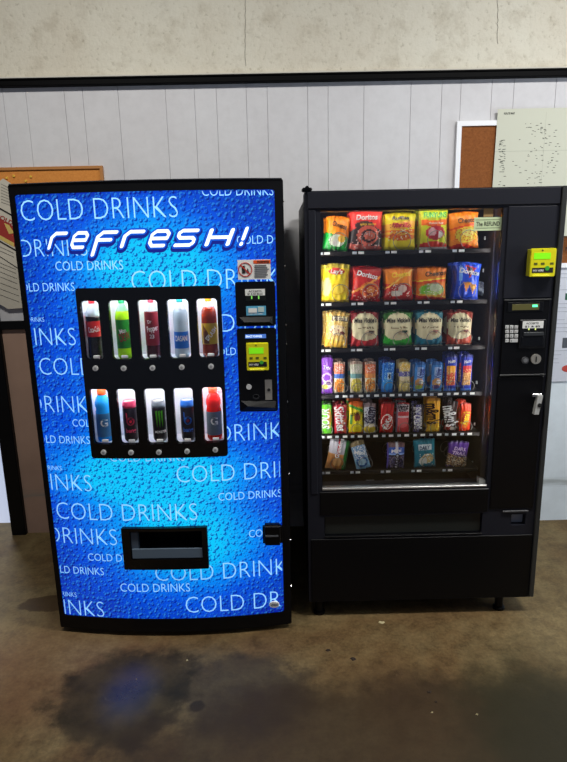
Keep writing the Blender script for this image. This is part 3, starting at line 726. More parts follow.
l3 = vface('lit_sign', 245, 334.6, 266, 338.2, mat('lit_sign_blue', (70, 110, 190), .4, emit=.6), cm, -.018); vtext('EXACT CHANGE', 245.8, 337.6, 262, .008, mat('lit_sign_white', (225, 240, 255), .4, emit=1), l3, -.021)
YEL = mat('reader_yellow', (226, 218, 20), .4); YELD = mat('reader_screen', (130, 235, 20), .4, emit=.35)
def reader(parent, F_, x0, y0, x1, y1, y, deep):
    a = F_.local(x0, y0, y); c = F_.local(x1, y1, y); w = c[0]-a[0]; h = a[1]-c[1]; u, z = a[0], c[1]
    rr = box('card_reader', u, u+w, y, y+deep, z, z+h, YEL, parent, .002, 2)
    def pl(nm, fx0, fz0, fx1, fz1, m, yy=-.0008): return box(nm, u+w*fx0, u+w*fx1, y+yy, y+.001, z+h*fz0, z+h*fz1, m, rr)
    pl('reader_screen', .12, .62, .78, .84, YELD)
    pl('reader_bezel', .08, .14, .92, .32, INK)
    for fx in (.14, .42, .78): pl('reader_icon', fx, .42, fx+.14, .50, mat('icon_olive', (90, 95, 20), .5))
    bm = bmesh.new(); add_disc(bm, u+w*.68, y-.0016, z+h*.30, w*.09, .001, 16); link('reader_emblem', bm, mat('emblem_green', (60, 170, 60), .5), rr)
    bm = bmesh.new(); add_text(bm, 'PAY HERE', u+w*.12, z+h*.19, w=w*.42, h=h*.07, y=y-.0013, weight=.02); link('lettering', bm, WHITE, rr)
    bm = bmesh.new(); add_disc(bm, u+w*.45, y-.0012, z+h*.93, w*.03, .001, 10); link('reader_lens', bm, INK, rr)
    box('swipe_lip', u+w*.1, u+w*.8, y-.006, y+.004, z+h*.0, z+h*.07, YEL, rr, .002)
    return rr
reader(cm, FL, 246, 343.5, 268.8, 370.3, -.018-bulge(VM)-.014, .018)
u, z = FL.local(248.9, 387, -.02-bulge(VM)); bm = bmesh.new(); add_disc(bm, u, -.019-bulge(VM), z, .0105, .006, 18); link('coin_return_button', bm, mat('button_white', (205, 205, 205), .3), cm)
l4 = vface('coin_slot_plate', 264.8, 380, 272.3, 400, STEEL, cm, -.0185); u, z = FL.local(268.8, 390, -.02-bulge(VM)); bm = bmesh.new(); add_disc(bm, u, -.0185-bulge(VM), z, .006, .003, 14); link('coin_slot', bm, INK, l4)
u, z = FL.local(256, 397, -.02-bulge(VM)); bm = bmesh.new(); add_plate(bm, circle(u, z, .013, 18, .010), [circle(u, z+.002, .010, 18, .007)], -.019-bulge(VM), .005); link('coin_return_cup', bm, mat('cup_grey', (45, 45, 48), .3), cm)
bmw = bmesh.new(); a, c = vu0+.006, vu1-.006; zz = vz[3]+.006
vs = [(a, -.018, zz), (c, -.018, zz), (c-.004, -.036, zz+.014), (a+.028, -.036, zz+.022), (a, -.018, zz+.04), (c, -.018, zz+.036)]
V = [bmw.verts.new((x, y-bulge(VM)+.003, z)) for x, y, z in vs]
for q in ((0, 1, 2, 3), (3, 2, 5, 4), (0, 3, 4), (1, 5, 2)): bmw.faces.new([V[i] for i in q])
link('coin_module_lip', bmw, BLACK3, cm)
# warning sticker
WSB = bulge(vu0-.01)-bulge(VM)+.002
ws = lplate('warning_sticker', 237.2, 260, 271, 279, .002-WSB, .004, WHITE, dm)
def sface(name, x0, y0, x1, y1, m, off=.0010, hh=None):
    a = FL.local(x0, y0, off-bulge(VM)); c = FL.local(x1, y1, off-bulge(VM)); bm = bmesh.new(); add_plate(bm, rrect(a[0], c[0], c[1], a[1]), [], off-WSB-bulge(VM), .001); return link(name, bm, m, ws)
sface('orange_header', 253.5, 260.2, 270.7, 263.2, mat('safety_orange', (235, 90, 30), .5))
a = FL.local(257, 263, -bulge(VM)); c = FL.local(269, 263, -bulge(VM)); bm = bmesh.new(); add_text(bm, 'WARNING', a[0], a[1]+.001, w=c[0]-a[0], h=.008, y=.0002-WSB-bulge(VM), weight=.03); link('lettering', bm, INK, ws)
bm = bmesh.new()
for i in range(7):
    a = FL.local(254.5, 265.4+i*1.9, -bulge(VM)); c = FL.local(random.uniform(263, 269.5), 265.4+i*1.9, -bulge(VM)); add_box(bm, a[0], c[0], .0003-WSB-bulge(VM), .0016-WSB-bulge(VM), a[1]-.0011, a[1]+.0011)
link('warning_text_lines', bm, mat('print_dark_grey', (90, 90, 90), .5), ws)['kind'] = 'stuff'
u, z = FL.local(245.4, 269.5, -bulge(VM)); bm = bmesh.new(); add_plate(bm, circle(u, z, .0265, 26), [circle(u, z, .0235, 26)], .0004-WSB-bulge(VM), .001)
add_plate(bm, [(u-.019, z+.016), (u-.016, z+.019), (u+.019, z-.016), (u+.016, z-.019)][::-1], [], .0004-WSB-bulge(VM), .001); link('prohibition_ring', bm, mat('print_red2', (200, 50, 40), .5), ws)
bm = bmesh.new(); add_plate(bm, [(u-.012, z-.015), (u, z-.013), (u-.001, z+.015), (u-.013, z+.013)], [], .0006-WSB-bulge(VM), .001); add_plate(bm, [(u+.004, z-.012), (u+.016, z-.014), (u+.010, z+.006)], [], .0006-WSB-bulge(VM), .001); link('tipping_pictogram', bm, INK, ws)
# delivery port
dp = plate('delivery_port', rrect(du0, du1, dz0, dz1, .006), [rrect(*[PL(130, 531)[0], PL(203.5, 557)[0], PL(165, 558)[1], PL(165, 530.5)[1]], .004)], -.012, .03, GLOSSB, dm, bulge)
i0, i1, k0, k1 = PL(130, 531)[0], PL(203.5, 557)[0], PL(165, 558)[1], PL(165, 530.5)[1]
bm = bmesh.new(); q = -.02
add_box(bm, i0-.01, i1+.01, .12, .13, k0-.02, k1+.02); add_box(bm, i0-.01, i0-.004, q, .12, k0-.02, k1+.02); add_box(bm, i1+.004, i1+.01, q, .12, k0-.02, k1+.02); add_box(bm, i0, i1, q, .12, k0-.02, k0-.012); add_box(bm, i0, i1, q, .12, k1+.012, k1+.02)
link('port_chute', bm, mat('chute_grey', (40, 42, 50), .4), dm)
bm = bmesh.new(); add_box(bm, i0+.004, i1-.002, -.05, -.044, k0+.002, k0+.045, .001); link('port_flap', bm, mat('smoky_flap', (96, 112, 128), .25), dp)
box('port_side_guide', i0+.002, i0+.03, -.043, -.02, k0+.01, k1-.008, mat('guide_grey', (70, 82, 96), .4), dp)
# handle lock
h0 = PL(262.5, 523.5); h1 = PL(282.5, 542.5); um = .5*(h0[0]+h1[0])
bm = bmesh.new(); add_box(bm, h0[0], h1[0], -.026-bulge(um), .01-bulge(um), h1[1], h0[1], .010, 3); hd = link('lock_handle', bm, BLACK2, dm)
box('handle_slot', h0[0]+.012, h1[0]-.016, -.028-bulge(um), -.02-bulge(um), .5*(h0[1]+h1[1])-.003, .5*(h0[1]+h1[1])+.004, mat('slot_grey', (90, 92, 96), .3), hd)
u, z = PL(274.3, 604); bm = bmesh.new(); add_plate(bm, circle(u, z, .0215, 24, .014), [], -.006-bulge(u), .008); ov = link('oval_badge', bm, WHITE, dm)
bm = bmesh.new(); add_text(bm, 'VENDO', u, z, w=.030, h=.010, y=-.0068-bulge(u), center=True, weight=.03); link('lettering', bm, mat('badge_blue', (30, 50, 110), .5), ov)
for px, py in ((286, 201), (285.5, 266), (286.5, 325), (281.5, 344), (286, 402), (286, 474), (289, 540), (291, 586)):       # side rivets
    u, z = FL.local(px, py, .05); bm = bmesh.new(); add_lathe(bm, [(.005, 0), (.004, .003)], 0, 0, 10)
    for v in bm.verts: x, y, zz = v.co; v.co = Vector((LW+zz, .05+y, z+x))
    link('rivet', bm, CHROME, dm)
# ============================================================ SNACK MACHINE
RX, RY, RA, RW, RH, RD = .1101, 2.2566, -.003, .9986, 1.83, .84
FR = Frame(RX, RY, RA)
def PR(px, py, y=0.0): return FR.local(px, py, y)
sm_ = empty('snack_vending_machine', (RX, RY, 0), RA, 'wide black glass-front vending machine full of snacks', 'vending machine')
gz1 = PR(410, 209.5)[1]; gz0 = PR(405, 487.5)[1]; gu0 = .5*(PR(321, 215)[0]+PR(322, 485)[0]); gu1 = .5*(PR(503.5, 212)[0]+PR(486.5, 486)[0])
RB = PR(520, 597)[1]
du0r = .5*(PR(324, 515)[0]+PR(325, 533)[0]); du1r = PR(482, 524)[0]; dz1r = PR(405, 515)[1]; dz0r = PR(405, 534.5)[1]
cu0, cz1 = PR(511.5, 514.5); cu1, cz0 = PR(525, 525)
plate('door', rrect(0, RW, RB, RH, .008), [rrect(gu0, gu1, gz0, gz1, .004), rrect(du0r, du1r, dz0r, dz1r, .004), rrect(cu0, cu1, cz0, cz1, .003)], 0, .085, BLACK, sm_)
# cabinet: shell with an open front behind the glass
bm = bmesh.new(); a, c = .008, RW-.008; yb = RD
add_box(bm, a, a+.03, .086, yb, RB+.02, RH-.01, .004); add_box(bm, c-.03, c, .086, yb, RB+.02, RH-.01, .004)
add_box(bm, a+.03, c-.03, yb-.03, yb, RB+.02, RH-.01); add_box(bm, a+.03, c-.03, .086, yb-.03, RH-.04, RH-.01); add_box(bm, a+.03, c-.03, .086, yb-.03, RB+.02, gz0-.10)
link('cabinet', bm, BLACK3, sm_)
iu1 = PR(479, 300, .13)[0]+.03
gi = gu0-.012
m_, n, L, b = nodes('dark_bronze_liner')
tc = n.new('ShaderNodeTexCoord'); a_ = noise(n, L, tc.outputs['Object'], 8, 4, .6)
L.new(ramp(n, L, a_, [(.3, (44, 33, 29)), (.7, (62, 48, 41))]), b.inputs['Base Color']); b.inputs['Roughness'].default_value = .8
b.inputs['Roughness'].default_value = .85; b.inputs['Specular IOR Level'].default_value = .1
LIN = m_
bm = bmesh.new(); iy = .62
add_box(bm, gi-.008, gi, .088, iy, gz0-.06, gz1+.03); add_box(bm, gu1+.008, gu1+.02, .088, iy, gz0-.06, gz1+.03); add_box(bm, gi, gu1+.01, iy, iy+.01, gz0-.06, gz1+.03)
add_box(bm, gi, gu1+.01, .088, iy, gz1+.02, gz1+.03); add_box(bm, gi, gu1+.01, .088, iy, gz0-.07, gz0-.055)
link('interior_liner', bm, LIN, sm_)
# raised panels on the door
def rplate(name, x0, y0, x1, y1, y, t, m, parent=sm_, bev=.0015, xx=None):
    a = PR(x0, y0, y); c = PR(x1, y1, y); return box(name, min(a[0], c[0]), max(a[0], c[0]), y, y+t, min(a[1], c[1]), max(a[1], c[1]), m, parent, bev)
tz = PR(430, 206.5)[1]
box('header_panel', .012, RW-.022, -.006, .002, tz, RH-.004, BLACK, sm_, .002)
box('hinge_panel', .014, gu0-.02, -.004, .002, gz0-.02, tz-.006, BLACK, sm_, .002)
box('door_edge', RW-.018, RW+.002, -.010, .05, RB+.005, RH, mat('edge_grey', (44, 45, 44), .45), sm_, .002)
cpu0 = gu1+.018; cpu1 = RW-.03
zA = PR(525, 299)[1]; zB = PR(525, 375)[1]
box('control_column', cpu0, cpu1, -.005, .002, zA+.004, tz-.006, BLACK, sm_, .002)
box('lower_control_column', cpu0, cpu1, -.005, .002, PR(515, 508)[1], zB-.004, BLACK2, sm_, .002)
box('kick_panel', .012, RW-.022, -.005, .002, RB+.004, PR(405, 537)[1], BLACK3, sm_, .002)
box('panel_below_glass', gu0-.01, gu1+.01, -.004, .002, dz1r+.008, gz0-.012, BLACK2, sm_, .002)
bm = bmesh.new(); add_box(bm, -.008, .030, -.008, .05, RH, RH+.012, .003, 2); add_box(bm, .004, .018, -.012, .03, RH+.006, RH+.018, .003, 2); link('top_hinge', bm, BLACK3, sm_)
box('sill', gu0, gu1, -.003, .03, gz0-.004, gz0+.004, mat('sill_aluminium', (190, 190, 188), .35, .8), sm_, .001)
bm = bmesh.new(); a = PR(478.5, 488, .012); c = PR(486.5, 480, .012)
add_plate(bm, [(a[0], gz0+.004), (gu1-.001, gz0+.004), (gu1-.001, gz0+.018), (a[0], gz0+.030)], [], .012, .03); link('sill_bracket', bm, mat('bracket_grey', (150, 150, 145), .5), sm_)
GL2 = mat('door_glass', (255, 255, 255), 0, trans=1.0, ior=1.42)
box('glass_pane', gu0+.001, gu1-.001, .014, .018, gz0+.006, gz1-.001, GL2, sm_)
# delivery flap and coin cup
box('delivery_flap', du0r+.002, du1r-.002, .012, .02, dz0r+.002, dz1r-.002, mat('smoked_flap', (38, 40, 38), .22), sm_, .002)
box('delivery_ledge', du0r, du1r, -.006, .012, dz0r-.006, dz0r+.001, BLACK2, sm_, .001)
bm = bmesh.new(); add_box(bm, cu0, cu1, .03, .036, cz0, cz1); link('coin_cup', bm, mat('coin_cup_grey', (150, 154, 162), .35), sm_)
rplate('coin_cup_shade', 503, 511, 528.5, 512.2, -.008, .006, mat('line_grey', (70, 70, 72), .4))
for px in (318.5, 499):
    u = PR(px, 600, .03)[0]; bm = bmesh.new(); add_lathe(bm, [(.026, 0), (.026, .012), (.018, .016), (.018, RB+.03)], u+.004, .04, 14); link('levelling_foot', bm, BLACK3, sm_)
for px in (.05, RW-.06):
    bm = bmesh.new(); add_lathe(bm, [(.026, 0), (.026, .012), (.018, .016), (.018, RB+.03)], px, RD-.06, 14); link('levelling_foot', bm, BLACK3, sm_)
# control panel
cp = box('control_panel', cpu0+.004, cpu1-.002, -.010, -.001, zB, zA, BLACK2, sm_, .002)
box('panel_rim', cpu0+.002, cpu1, -.014, -.008, zA-.005, zA, mat('edge_grey', (44, 45, 44), .45), cp, .001); box('panel_rim', cpu0+.002, cpu1, -.014, -.008, zB, zB+.006, mat('edge_grey', (44, 45, 44), .45), cp, .001)
def cpl(name, x0, y0, x1, y1, m, y=-.0125, t=.003, bev=.0005): return rplate(name, x0, y0, x1, y1, y, t, m, cp, bev)
cpl('display_recess', 508, 302.5, 543, 311, mat('recess_black', (6, 6, 7), .3))
ds = cpl('display', 512.5, 304.2, 539, 309.8, mat('lcd_olive', (84, 80, 44), .3, emit=.25), -.0135)
cpl('display_digits', 532.6, 304.8, 537.6, 307, mat('led_green', (90, 255, 170), .3, emit=1.4), -.0145)
KEY = mat('key_white', (200, 200, 198), .4)
for ry, y in enumerate((327, 331.5, 336, 340.6)):
    for rx, x in enumerate((507.2, 511.8, 516.4)):
        if ry == 3 and rx == 2: continue
        x1 = x+1.6 if not (ry == 3 and rx == 1) else x+6
        k = cpl('key', x-1.6, y-1.6, x1, y+1.6, KEY, -.0145, .004)
        u, z = PR(x-1.0, y+1.1, -.015); s = '123456789*0'[ry*3+rx]; text('lettering', s, u, z, INK, k, h=.006, y=-.0148, weight=.02)
bl = cpl('bill_acceptor', 520.5, 320, 544.5, 348, mat('acceptor_black', (12, 12, 13), .3), -.017, .008, .002)
k = rplate('bill_label', 523, 321.3, 543.2, 328, -.0185, .002, WHITE, bl, 0); u, z = PR(526, 324.3, -.019); text('lettering', 'ACCEPTS', u, z, INK, k, w=.05, h=.007, y=-.0188, weight=.02)
u, z = PR(525, 327.4, -.019); text('lettering', '$1 & $5', u, z, INK, k, w=.06, h=.007, y=-.0188, weight=.02)
for px in (528.5, 535): rplate('slot_indicator', px, 328, px+1, 330, -.0185, .002, mat('led_yellow', (220, 230, 120), .4, emit=.6), bl, 0)
rplate('bill_slot', 524, 332.5, 544, 335.5, -.022, .008, mat('slot_metal', (52, 54, 56), .3), bl, .001)
rplate('bill_tray', 521.5, 337, 543, 346, -.019, .003, mat('tray_black', (5, 5, 6), .25), bl, .001)
for px, py, r, mm in ((525, 360.3, .014, mat('knob_grey', (72, 72, 74), .4)), (535.8, 359, .020, STEEL)):
    u, z = PR(px, py, -.014); bm = bmesh.new(); add_disc(bm, u, -.018, z, r, .01, 24); k = link('coin_knob' if r < .017 else 'coin_slot_disc', bm, mm, cp)
    if r > .017: box('coin_slot', u-.0022, u+.0022, -.0195, -.017, z-.011, z+.011, INK, k)
    else:
        bm = bmesh.new(); add_disc(bm, u, -.020, z, r*.6, .003, 16); link('knob_cap', bm, mat('knob_cap', (110, 110, 112), .3), k)
# yellow card reader standing off the column
rd = reader(sm_, FR, 531.5, 248.5, 554.5, 276.5, -.035, .006)
a = PR(531.5, 248.5, -.03); c = PR(554.5, 276.5, -.03); box('reader_backbox', a[0]-.004, c[0]+.002, -.030, -.004, c[1]+.003, a[1]-.003, mat('reader_side', (150, 146, 30), .4), sm_, .002)
# lock
lk = rplate('lock_housing', 532.5, 394, 541.5, 396.5, -.02, .018, CHROME, sm_, .001)
bm = bmesh.new(); a = PR(535, 414.5, -.026); c = PR(543.5, 395.5, -.026)
add_plate(bm, [(a[0]-.004, a[1]), (c[0]-.014, a[1]), (c[0]-.002, c[1]), (a[0]+.006, c[1])], [], -.028, .02); lp = link('lock_plate', bm, mat('lock_bright', (205, 205, 200), .35, .3), lk)
u, z = PR(539.5, 405.3, -.028); bm = bmesh.new(); add_disc(bm, u, -.031, z, .0085, .004, 16); link('lock_cylinder', bm, INK, lp)
# sticker on the glass
rf = rplate('refund_sticker', 474.5, 217.5, 501.5, 230.3, .0122, .0016, mat('sticker_green', (206, 222, 178), .6), sm_, 0)
u, z = PR(476, 226.2, .012); u2, _ = PR(499.5, 226.2, .012); text('lettering', 'The REFUND', u, z, mat('sticker_ink', (52, 60, 44), .6), rf, w=u2-u, h=.017, y=.0116, weight=.015)
for yy in (220, 228.2):
    a = PR(475.5, yy, .012); c = PR(500, yy, .012); box('print_line', a[0], c[0], .0116, .0123, a[1]-.001, a[1]+.001, mat('sticker_ink2', (110, 130, 95), .6), rf)
rplate('price_sticker', 484, 208.5, 493, 216.5, .0122, .0016, mat('sticker_tan', (186, 150, 96), .6), sm_, 0)
# ---------------- shelves
TY = .115                                   # depth of the shelf fronts behind the door face
rows_y = [251.8, 302.8, 348.8, 394.8, 435.2, 471.0]
tags = [[320.8, 327, 354.5, 361, 387.5, 394, 421, 428, 454.5, 461.5],
        [321.5, 328.5, 353.5, 360.5, 386.5, 393.5, 419.5, 426.5, 452.5, 459.5],
        [321.8, 328, 353, 359.5, 386, 392.5, 417, 424, 450, 456.5],
        [337, 345, 351.5, 361, 368, 376.5, 384, 392, 400, 408, 415.5, 424, 431.6, 440, 448.5, 456, 464, 472],
        [322.7, 329.5, 337, 345, 352.5, 360, 368, 375.6, 383.7, 391, 399, 406.6, 415, 422.7, 431, 439, 446.5, 454, 462, 469.5],
        [322.7, 327.8, 352, 357.8, 382.3, 388.2, 413, 419, 444, 450]]
lanes = [[(321, 350), (349, 382), (382, 415), (415, 447), (447, 480)]]
SHM = mat('shelf_metal', (26, 21, 20), .5, spec=.3); TAGM = mat('tag_white', (245, 245, 242), .5); TAGG = mat('tag_pale', (200, 206, 214), .5)
WIRE = mat('coil_wire', (150, 146, 140), .3, .7)
shelf_z = []; shelves = []
for ri, py in enumerate(rows_y):
    u, z = PR(400, py, TY); 
    sh = box('shelf', gi+.002, iu1, TY+.004, .50, z+.002, z+.006, SHM, sm_)
    box('shelf_front', gi+.002, iu1, TY, TY+.004, z-.010, z+.006, SHM, sh, .001)
    shelf_z.append(z+.0065); shelves.append(sh)
    for i, t in enumerate(tags[ri]):
        a = PR(t, py, TY)[0]; w = .0085 if i % 2 == 0 else .0115
        if ri > 2: w *= .85
        o = box('price_tag', a-w, a+w, TY-.0015, TY+.0005, z-.0055, z+.0045, TAGM if i % 2 else TAGG, sh)
def coil(ri, px, r, turns=4, y0=None, parent=None, zoff=0.0):
    u = PR(px, rows_y[ri], TY+.02)[0]; z = shelf_z[ri]+r+.002+zoff; y0 = TY-(.011 if ri < 3 else -.004) if y0 is None else y0
    pts = []; pitch = .062; N = 26
    for k in range(turns*N+1):
        t = k/N; ph = t % 1.0; base_ = int(t)
        yy = y0+pitch*(base_+(max(0, ph-.72)/.28 if t < turns else 0))
        a = math.pi*1.5+2*math.pi*t          # starts and steps back near the bottom of the loop
        pts.append((u+r*math.cos(a+.8), yy, z+r*math.sin(a+.8)))
    bm = bmesh.new(); add_tube(bm, pts, .0014, 5); return link('coil', bm, WIRE, parent or shelves[ri], True)
# ---------------- products
FOIL, n, L, b = nodes('printed_foil')
at_ = n.new('ShaderNodeAttribute'); at_.attribute_name = 'Col'; L.new(at_.outputs['Color'], b.inputs['Base Color'])
b.inputs['Roughness'].default_value = .32; b.inputs['Specular IOR Level'].default_value = .6
tcn = n.new('ShaderNodeTexCoord'); nz_ = noise(n, L, tcn.outputs['Object'], 38, 3, .5, .6); bp = n.new('ShaderNodeBump'); bp.inputs['Strength'].default_value = .6; bp.inputs['Distance'].default_value = .008
L.new(nz_, bp.inputs['Height']); L.new(bp.outputs[0], b.inputs['Normal'])
def packet(name, ri, px0, py0, px1, py1, label, cat, group, art, letters=(), tilt=0.0, T=None, yy=None, nu=26, nv=36, seed=None, z_on=True, pinch=.06, lean=0.0):
    """pillow packet: px box on the plane of the shelf fronts; art(u,v)->rgb, u,v in 0..1"""
    y = TY+.020 if yy is None else yy
    a = PR(px0, py1, y); c = PR(px1, py0, y); w = c[0]-a[0]; h = c[1]-a[1]; cu = .5*(a[0]+c[0])
    zb = shelf_z[ri]+.001 if z_on else a[1]; h = c[1]-zb
    T = T or min(.028, w*.26)
    rnd = random.Random(seed if seed is not None else int(px0*13+py0))
    rid = [(rnd.uniform(0, 6.28), rnd.uniform(3, 9), rnd.uniform(-3, 3)) for _ in range(4)]
    def surf(u, v):
        s = max(0, math.sin(math.pi*min(max((v-.035)/.93, 0), 1)))
        e = 2*u-1
        t = T*(s**.55)*(max(0, 1-abs(e)**2.6)**.6)
        x = e*w/2*(1-pinch*s**.8)
        wr = sum(math.sin(p+q*e*2.2+r*v*4) for p, q, r in rid)*.0016*(1-s*.6)
        zz = v*h
        if v > .96 or v < .04: wr += .0009*(1 if int(u*nu) % 2 else -1)
        # sagging corners
        zz -= .006*(abs(e)**2)*(v > .5)*(v-.5)*2
        return x, t, wr, zz
    bm = bmesh.new(); cl = bm.loops.layers.float_color.new('Col')
    Fv = []; Bv = []
    for j in range(nv+1):
        fr = []; br = []
        for i in range(nu+1):
            x, t, wr, zz = surf(i/nu, j/nv); f_ = bm.verts.new((x, -t+wr, zz)); fr.append(f_)
            br.append(f_ if i in (0, nu) or j in (0, nv) else bm.verts.new((x, t*.8+wr, zz)))
        Fv.append(fr); Bv.append(br)
    for j in range(nv):
        for i in range(nu):
            u, v = (i+.5)/nu, (j+.5)/nv
            col = lin(art(u, v, rnd))+(1,)
            f1 = bm.faces.new((Fv[j][i], Fv[j][i+1], Fv[j+1][i+1], Fv[j+1][i]))
            vs = (Bv[j][i], Bv[j+1][i], Bv[j+1][i+1], Bv[j][i+1])
            fs = [f1]
            if len(set(vs)) == 4 and not (j in (0, nv-1) and False):
                try: fs.append(bm.faces.new(vs))
                except ValueError: pass
            for f_ in fs:
                for lp_ in f_.loops: lp_[cl] = col
    o = link(name, bm, FOIL, None, True)
    o.location = FR.world(cu, y, zb); o.rotation_euler = (lean, tilt, RA)
    tag(o, label, cat, group)
    for (s, u, v, lw, lh, rot, col) in letters:
        t = bmesh.new()
        def fn(co_):
            uu = co_.x/w+.5; vv = co_.z/h
            x, tt, wr, zz = surf(min(max(uu, .02), .98), min(max(vv, .05), .95)); return Vector((co_.x*(1-pinch*.7), -tt+wr-.0030, co_.z))
        add_text(t, s, (u-.5)*w, v*h, w=lw*w, h=lh*h, rot=rot, center=True, weight=.03, shear=.15, fn=fn)
        link('lettering', t, mat('foil_ink_%d_%d_%d' % col, col, .4), o)
    return o
def art(bg, *ops):
    def f(u, v, rnd):
        c = bg
        for op in ops:
            k = op[0]
            if k == 'band':
                _, v0, v1, col = op[:4]; sl = op[4] if len(op) > 4 else 0; cv = op[5] if len(op) > 5 else 0
                vv = v+sl*(u-.5)+cv*(u-.5)**2
                if v0 <= vv <= v1: c = col
            elif k == 'col':
                _, u0, u1, col = op
                if u0 <= u <= u1: c = col
            elif k == 'ell':
                _, cu_, cv_, ru, rv, col = op
                if ((u-cu_)/ru)**2+((v-cv_)/rv)**2 <= 1: c = col
            elif k == 'box':
                _, u0, v0, u1, v1, col = op
                if u0 <= u <= u1 and v0 <= v <= v1: c = col
            elif k == 'tri':
                _, (ax, ay), (bx, by), (cx, cy), col = op
                s1_ = (bx-ax)*(v-ay)-(by-ay)*(u-ax); s2_ = (cx-bx)*(v-by)-(cy-by)*(u-bx); s3_ = (ax-cx)*(v-cy)-(ay-cy)*(u-cx)
                if (s1_ >= 0) == (s2_ >= 0) == (s3_ >= 0) and ((s1_ >= 0 and s2_ >= 0 and s3_ >= 0) or (s1_ < 0 and s2_ < 0 and s3_ < 0)): c = col
            elif k == 'spk':
                _, u0, v0, u1, v1, col, p = op
                if u0 <= u <= u1 and v0 <= v <= v1 and rnd.random() < p: c = col
        return c
    return f
OR, RD_, YL, GR, WH, BK, BL = (250, 140, 10), (205, 25, 22), (250, 220, 20), (15, 140, 45), (245, 242, 235), (26, 18, 18), (20, 60, 190)
W_ = (248, 248, 245); K_ = (22, 18, 18)
G1, G2, G3 = 'chip bags on the top shelf', 'chip bags on the second shelf', 'chip bags on the third shelf'
packet('chip_bag', 0, 323, 215.5, 348, 251, 'orange and green chip bag leaning at the left end of the top shelf', 'bag of chips', G1,
       art(OR, ('band', 0, .46, GR, .12), ('ell', .5, .30, .33, .17, (235, 240, 220)), ('ell', .68, .36, .16, .10, (240, 190, 60)), ('ell', .42, .24, .12, .08, WH), ('band', .0, .06, (10, 90, 30))), [('Cheetos', .55, .74, .62, .14, -.22, (70, 36, 10))], tilt=.10)
packet('chip_bag', 0, 348.5, 209.5, 382.5, 249.5, 'red and black chip bag with white name on the top shelf, second from left', 'bag of chips', G1,
       art((222, 52, 45), ('band', .08, .62, (48, 34, 34), .0, .6), ('ell', .45, .62, .3, .10, (60, 36, 36)), ('ell', .55, .38, .34, .24, (226, 104, 84)), ('ell', .58, .36, .24, .16, (70, 40, 38)), ('ell', .60, .37, .17, .11, (232, 120, 95)), ('band', 0, .14, (225, 110, 95), .1), ('spk', 0, .05, 1, .5, (240, 200, 190), .10)),
       [('Doritos', .52, .82, .66, .13, 0, W_), ('spicy nacho', .55, .65, .5, .055, 0, (235, 200, 60))])
packet('chip_bag', 0, 383, 212, 416, 250.5, 'yellow chip bag with orange band in the middle of the top shelf', 'bag of chips', G1,
       art((246, 226, 30), ('band', .26, .52, (242, 130, 30), .05, -.3), ('band', .40, .46, (250, 190, 60), .05), ('spk', .1, .25, .9, .55, (230, 70, 40), .22), ('spk', .1, .25, .9, .6, (250, 240, 200), .12), ('band', .56, .74, (250, 190, 70), -.1), ('spk', .15, .58, .9, .72, (205, 60, 60), .35), ('band', 0, .08, (225, 210, 40))),
       [('Ruffles', .5, .85, .55, .09, .0, (60, 30, 25)), ('Flamin', .52, .66, .6, .11, -.05, (190, 50, 60))])
packet('chip_bag', 0, 416.5, 207.5, 448.5, 250, 'yellow-green chip bag with green name and red base on the top shelf', 'bag of chips', G1,
       art((222, 226, 40), ('band', .56, .70, (240, 110, 30), .0, -.2), ('ell', .55, .40, .33, .17, (205, 40, 60)), ('ell', .45, .42, .14, .10, (240, 190, 190)), ('ell', .72, .36, .08, .09, WH), ('band', .05, .19, (222, 50, 25), 0, .3), ('band', 0, .05, WH), ('col', 0, .06, (170, 160, 40))),
       [('FUNYUNS', .54, .83, .78, .13, 0, (30, 140, 40)), ('flamin hot', .56, .63, .5, .05, 0, W_)])
packet('chip_bag', 0, 448, 211, 480, 250.5, 'orange chip bag with yellow curls on the top shelf beside the green sticker', 'bag of chips', G1,
       art((248, 140, 20), ('ell', .55, .38, .38, .22, (248, 225, 70)), ('ell', .6, .44, .22, .10, (252, 240, 130)), ('ell', .4, .28, .16, .08, (250, 210, 60)), ('band', 0, .13, (215, 40, 20), .12, .5), ('band', .58, .63, (225, 70, 20), -.15), ('spk', .1, .2, .9, .55, (235, 110, 30), .12)),
       [('Cheetos', .58, .76, .66, .13, .02, (70, 36, 10))], tilt=-.04)
packet('chip_bag', 1, 321.5, 263, 349, 302.5, 'plain yellow chip bag at the left end of the second shelf', 'bag of chips', G2,
       art((240, 212, 30), ('band', .88, 1, (200, 180, 60)), ('ell', .5, .80, .30, .085, (200, 40, 35)), ('ell', .55, .34, .3, .15, (225, 180, 25)), ('ell', .55, .34, .24, .11, (246, 216, 70)), ('ell', .15, .4, .15, .25, (250, 236, 150)), ('band', 0, .06, (200, 170, 30))), [("Lay's", .5, .80, .46, .11, -.05, W_)], tilt=.03)
packet('chip_bag', 1, 350, 265.5, 380.5, 302.5, 'red chip bag with white name on the second shelf', 'bag of chips', G2,
       art((196, 24, 22), ('ell', .28, .56, .24, .18, (232, 48, 40)), ('ell', .6, .34, .34, .22, (240, 120, 40)), ('ell', .62, .34, .24, .15, (200, 50, 30)), ('ell', .64, .34, .15, .10, (245, 150, 70)), ('band', .45, .52, (250, 170, 60), -.5), ('spk', .05, .03, .95, .4, (250, 210, 190), .13), ('band', .9, 1, (170, 16, 18))),
       [('Doritos', .5, .76, .72, .14, -.18, W_)], tilt=.05)
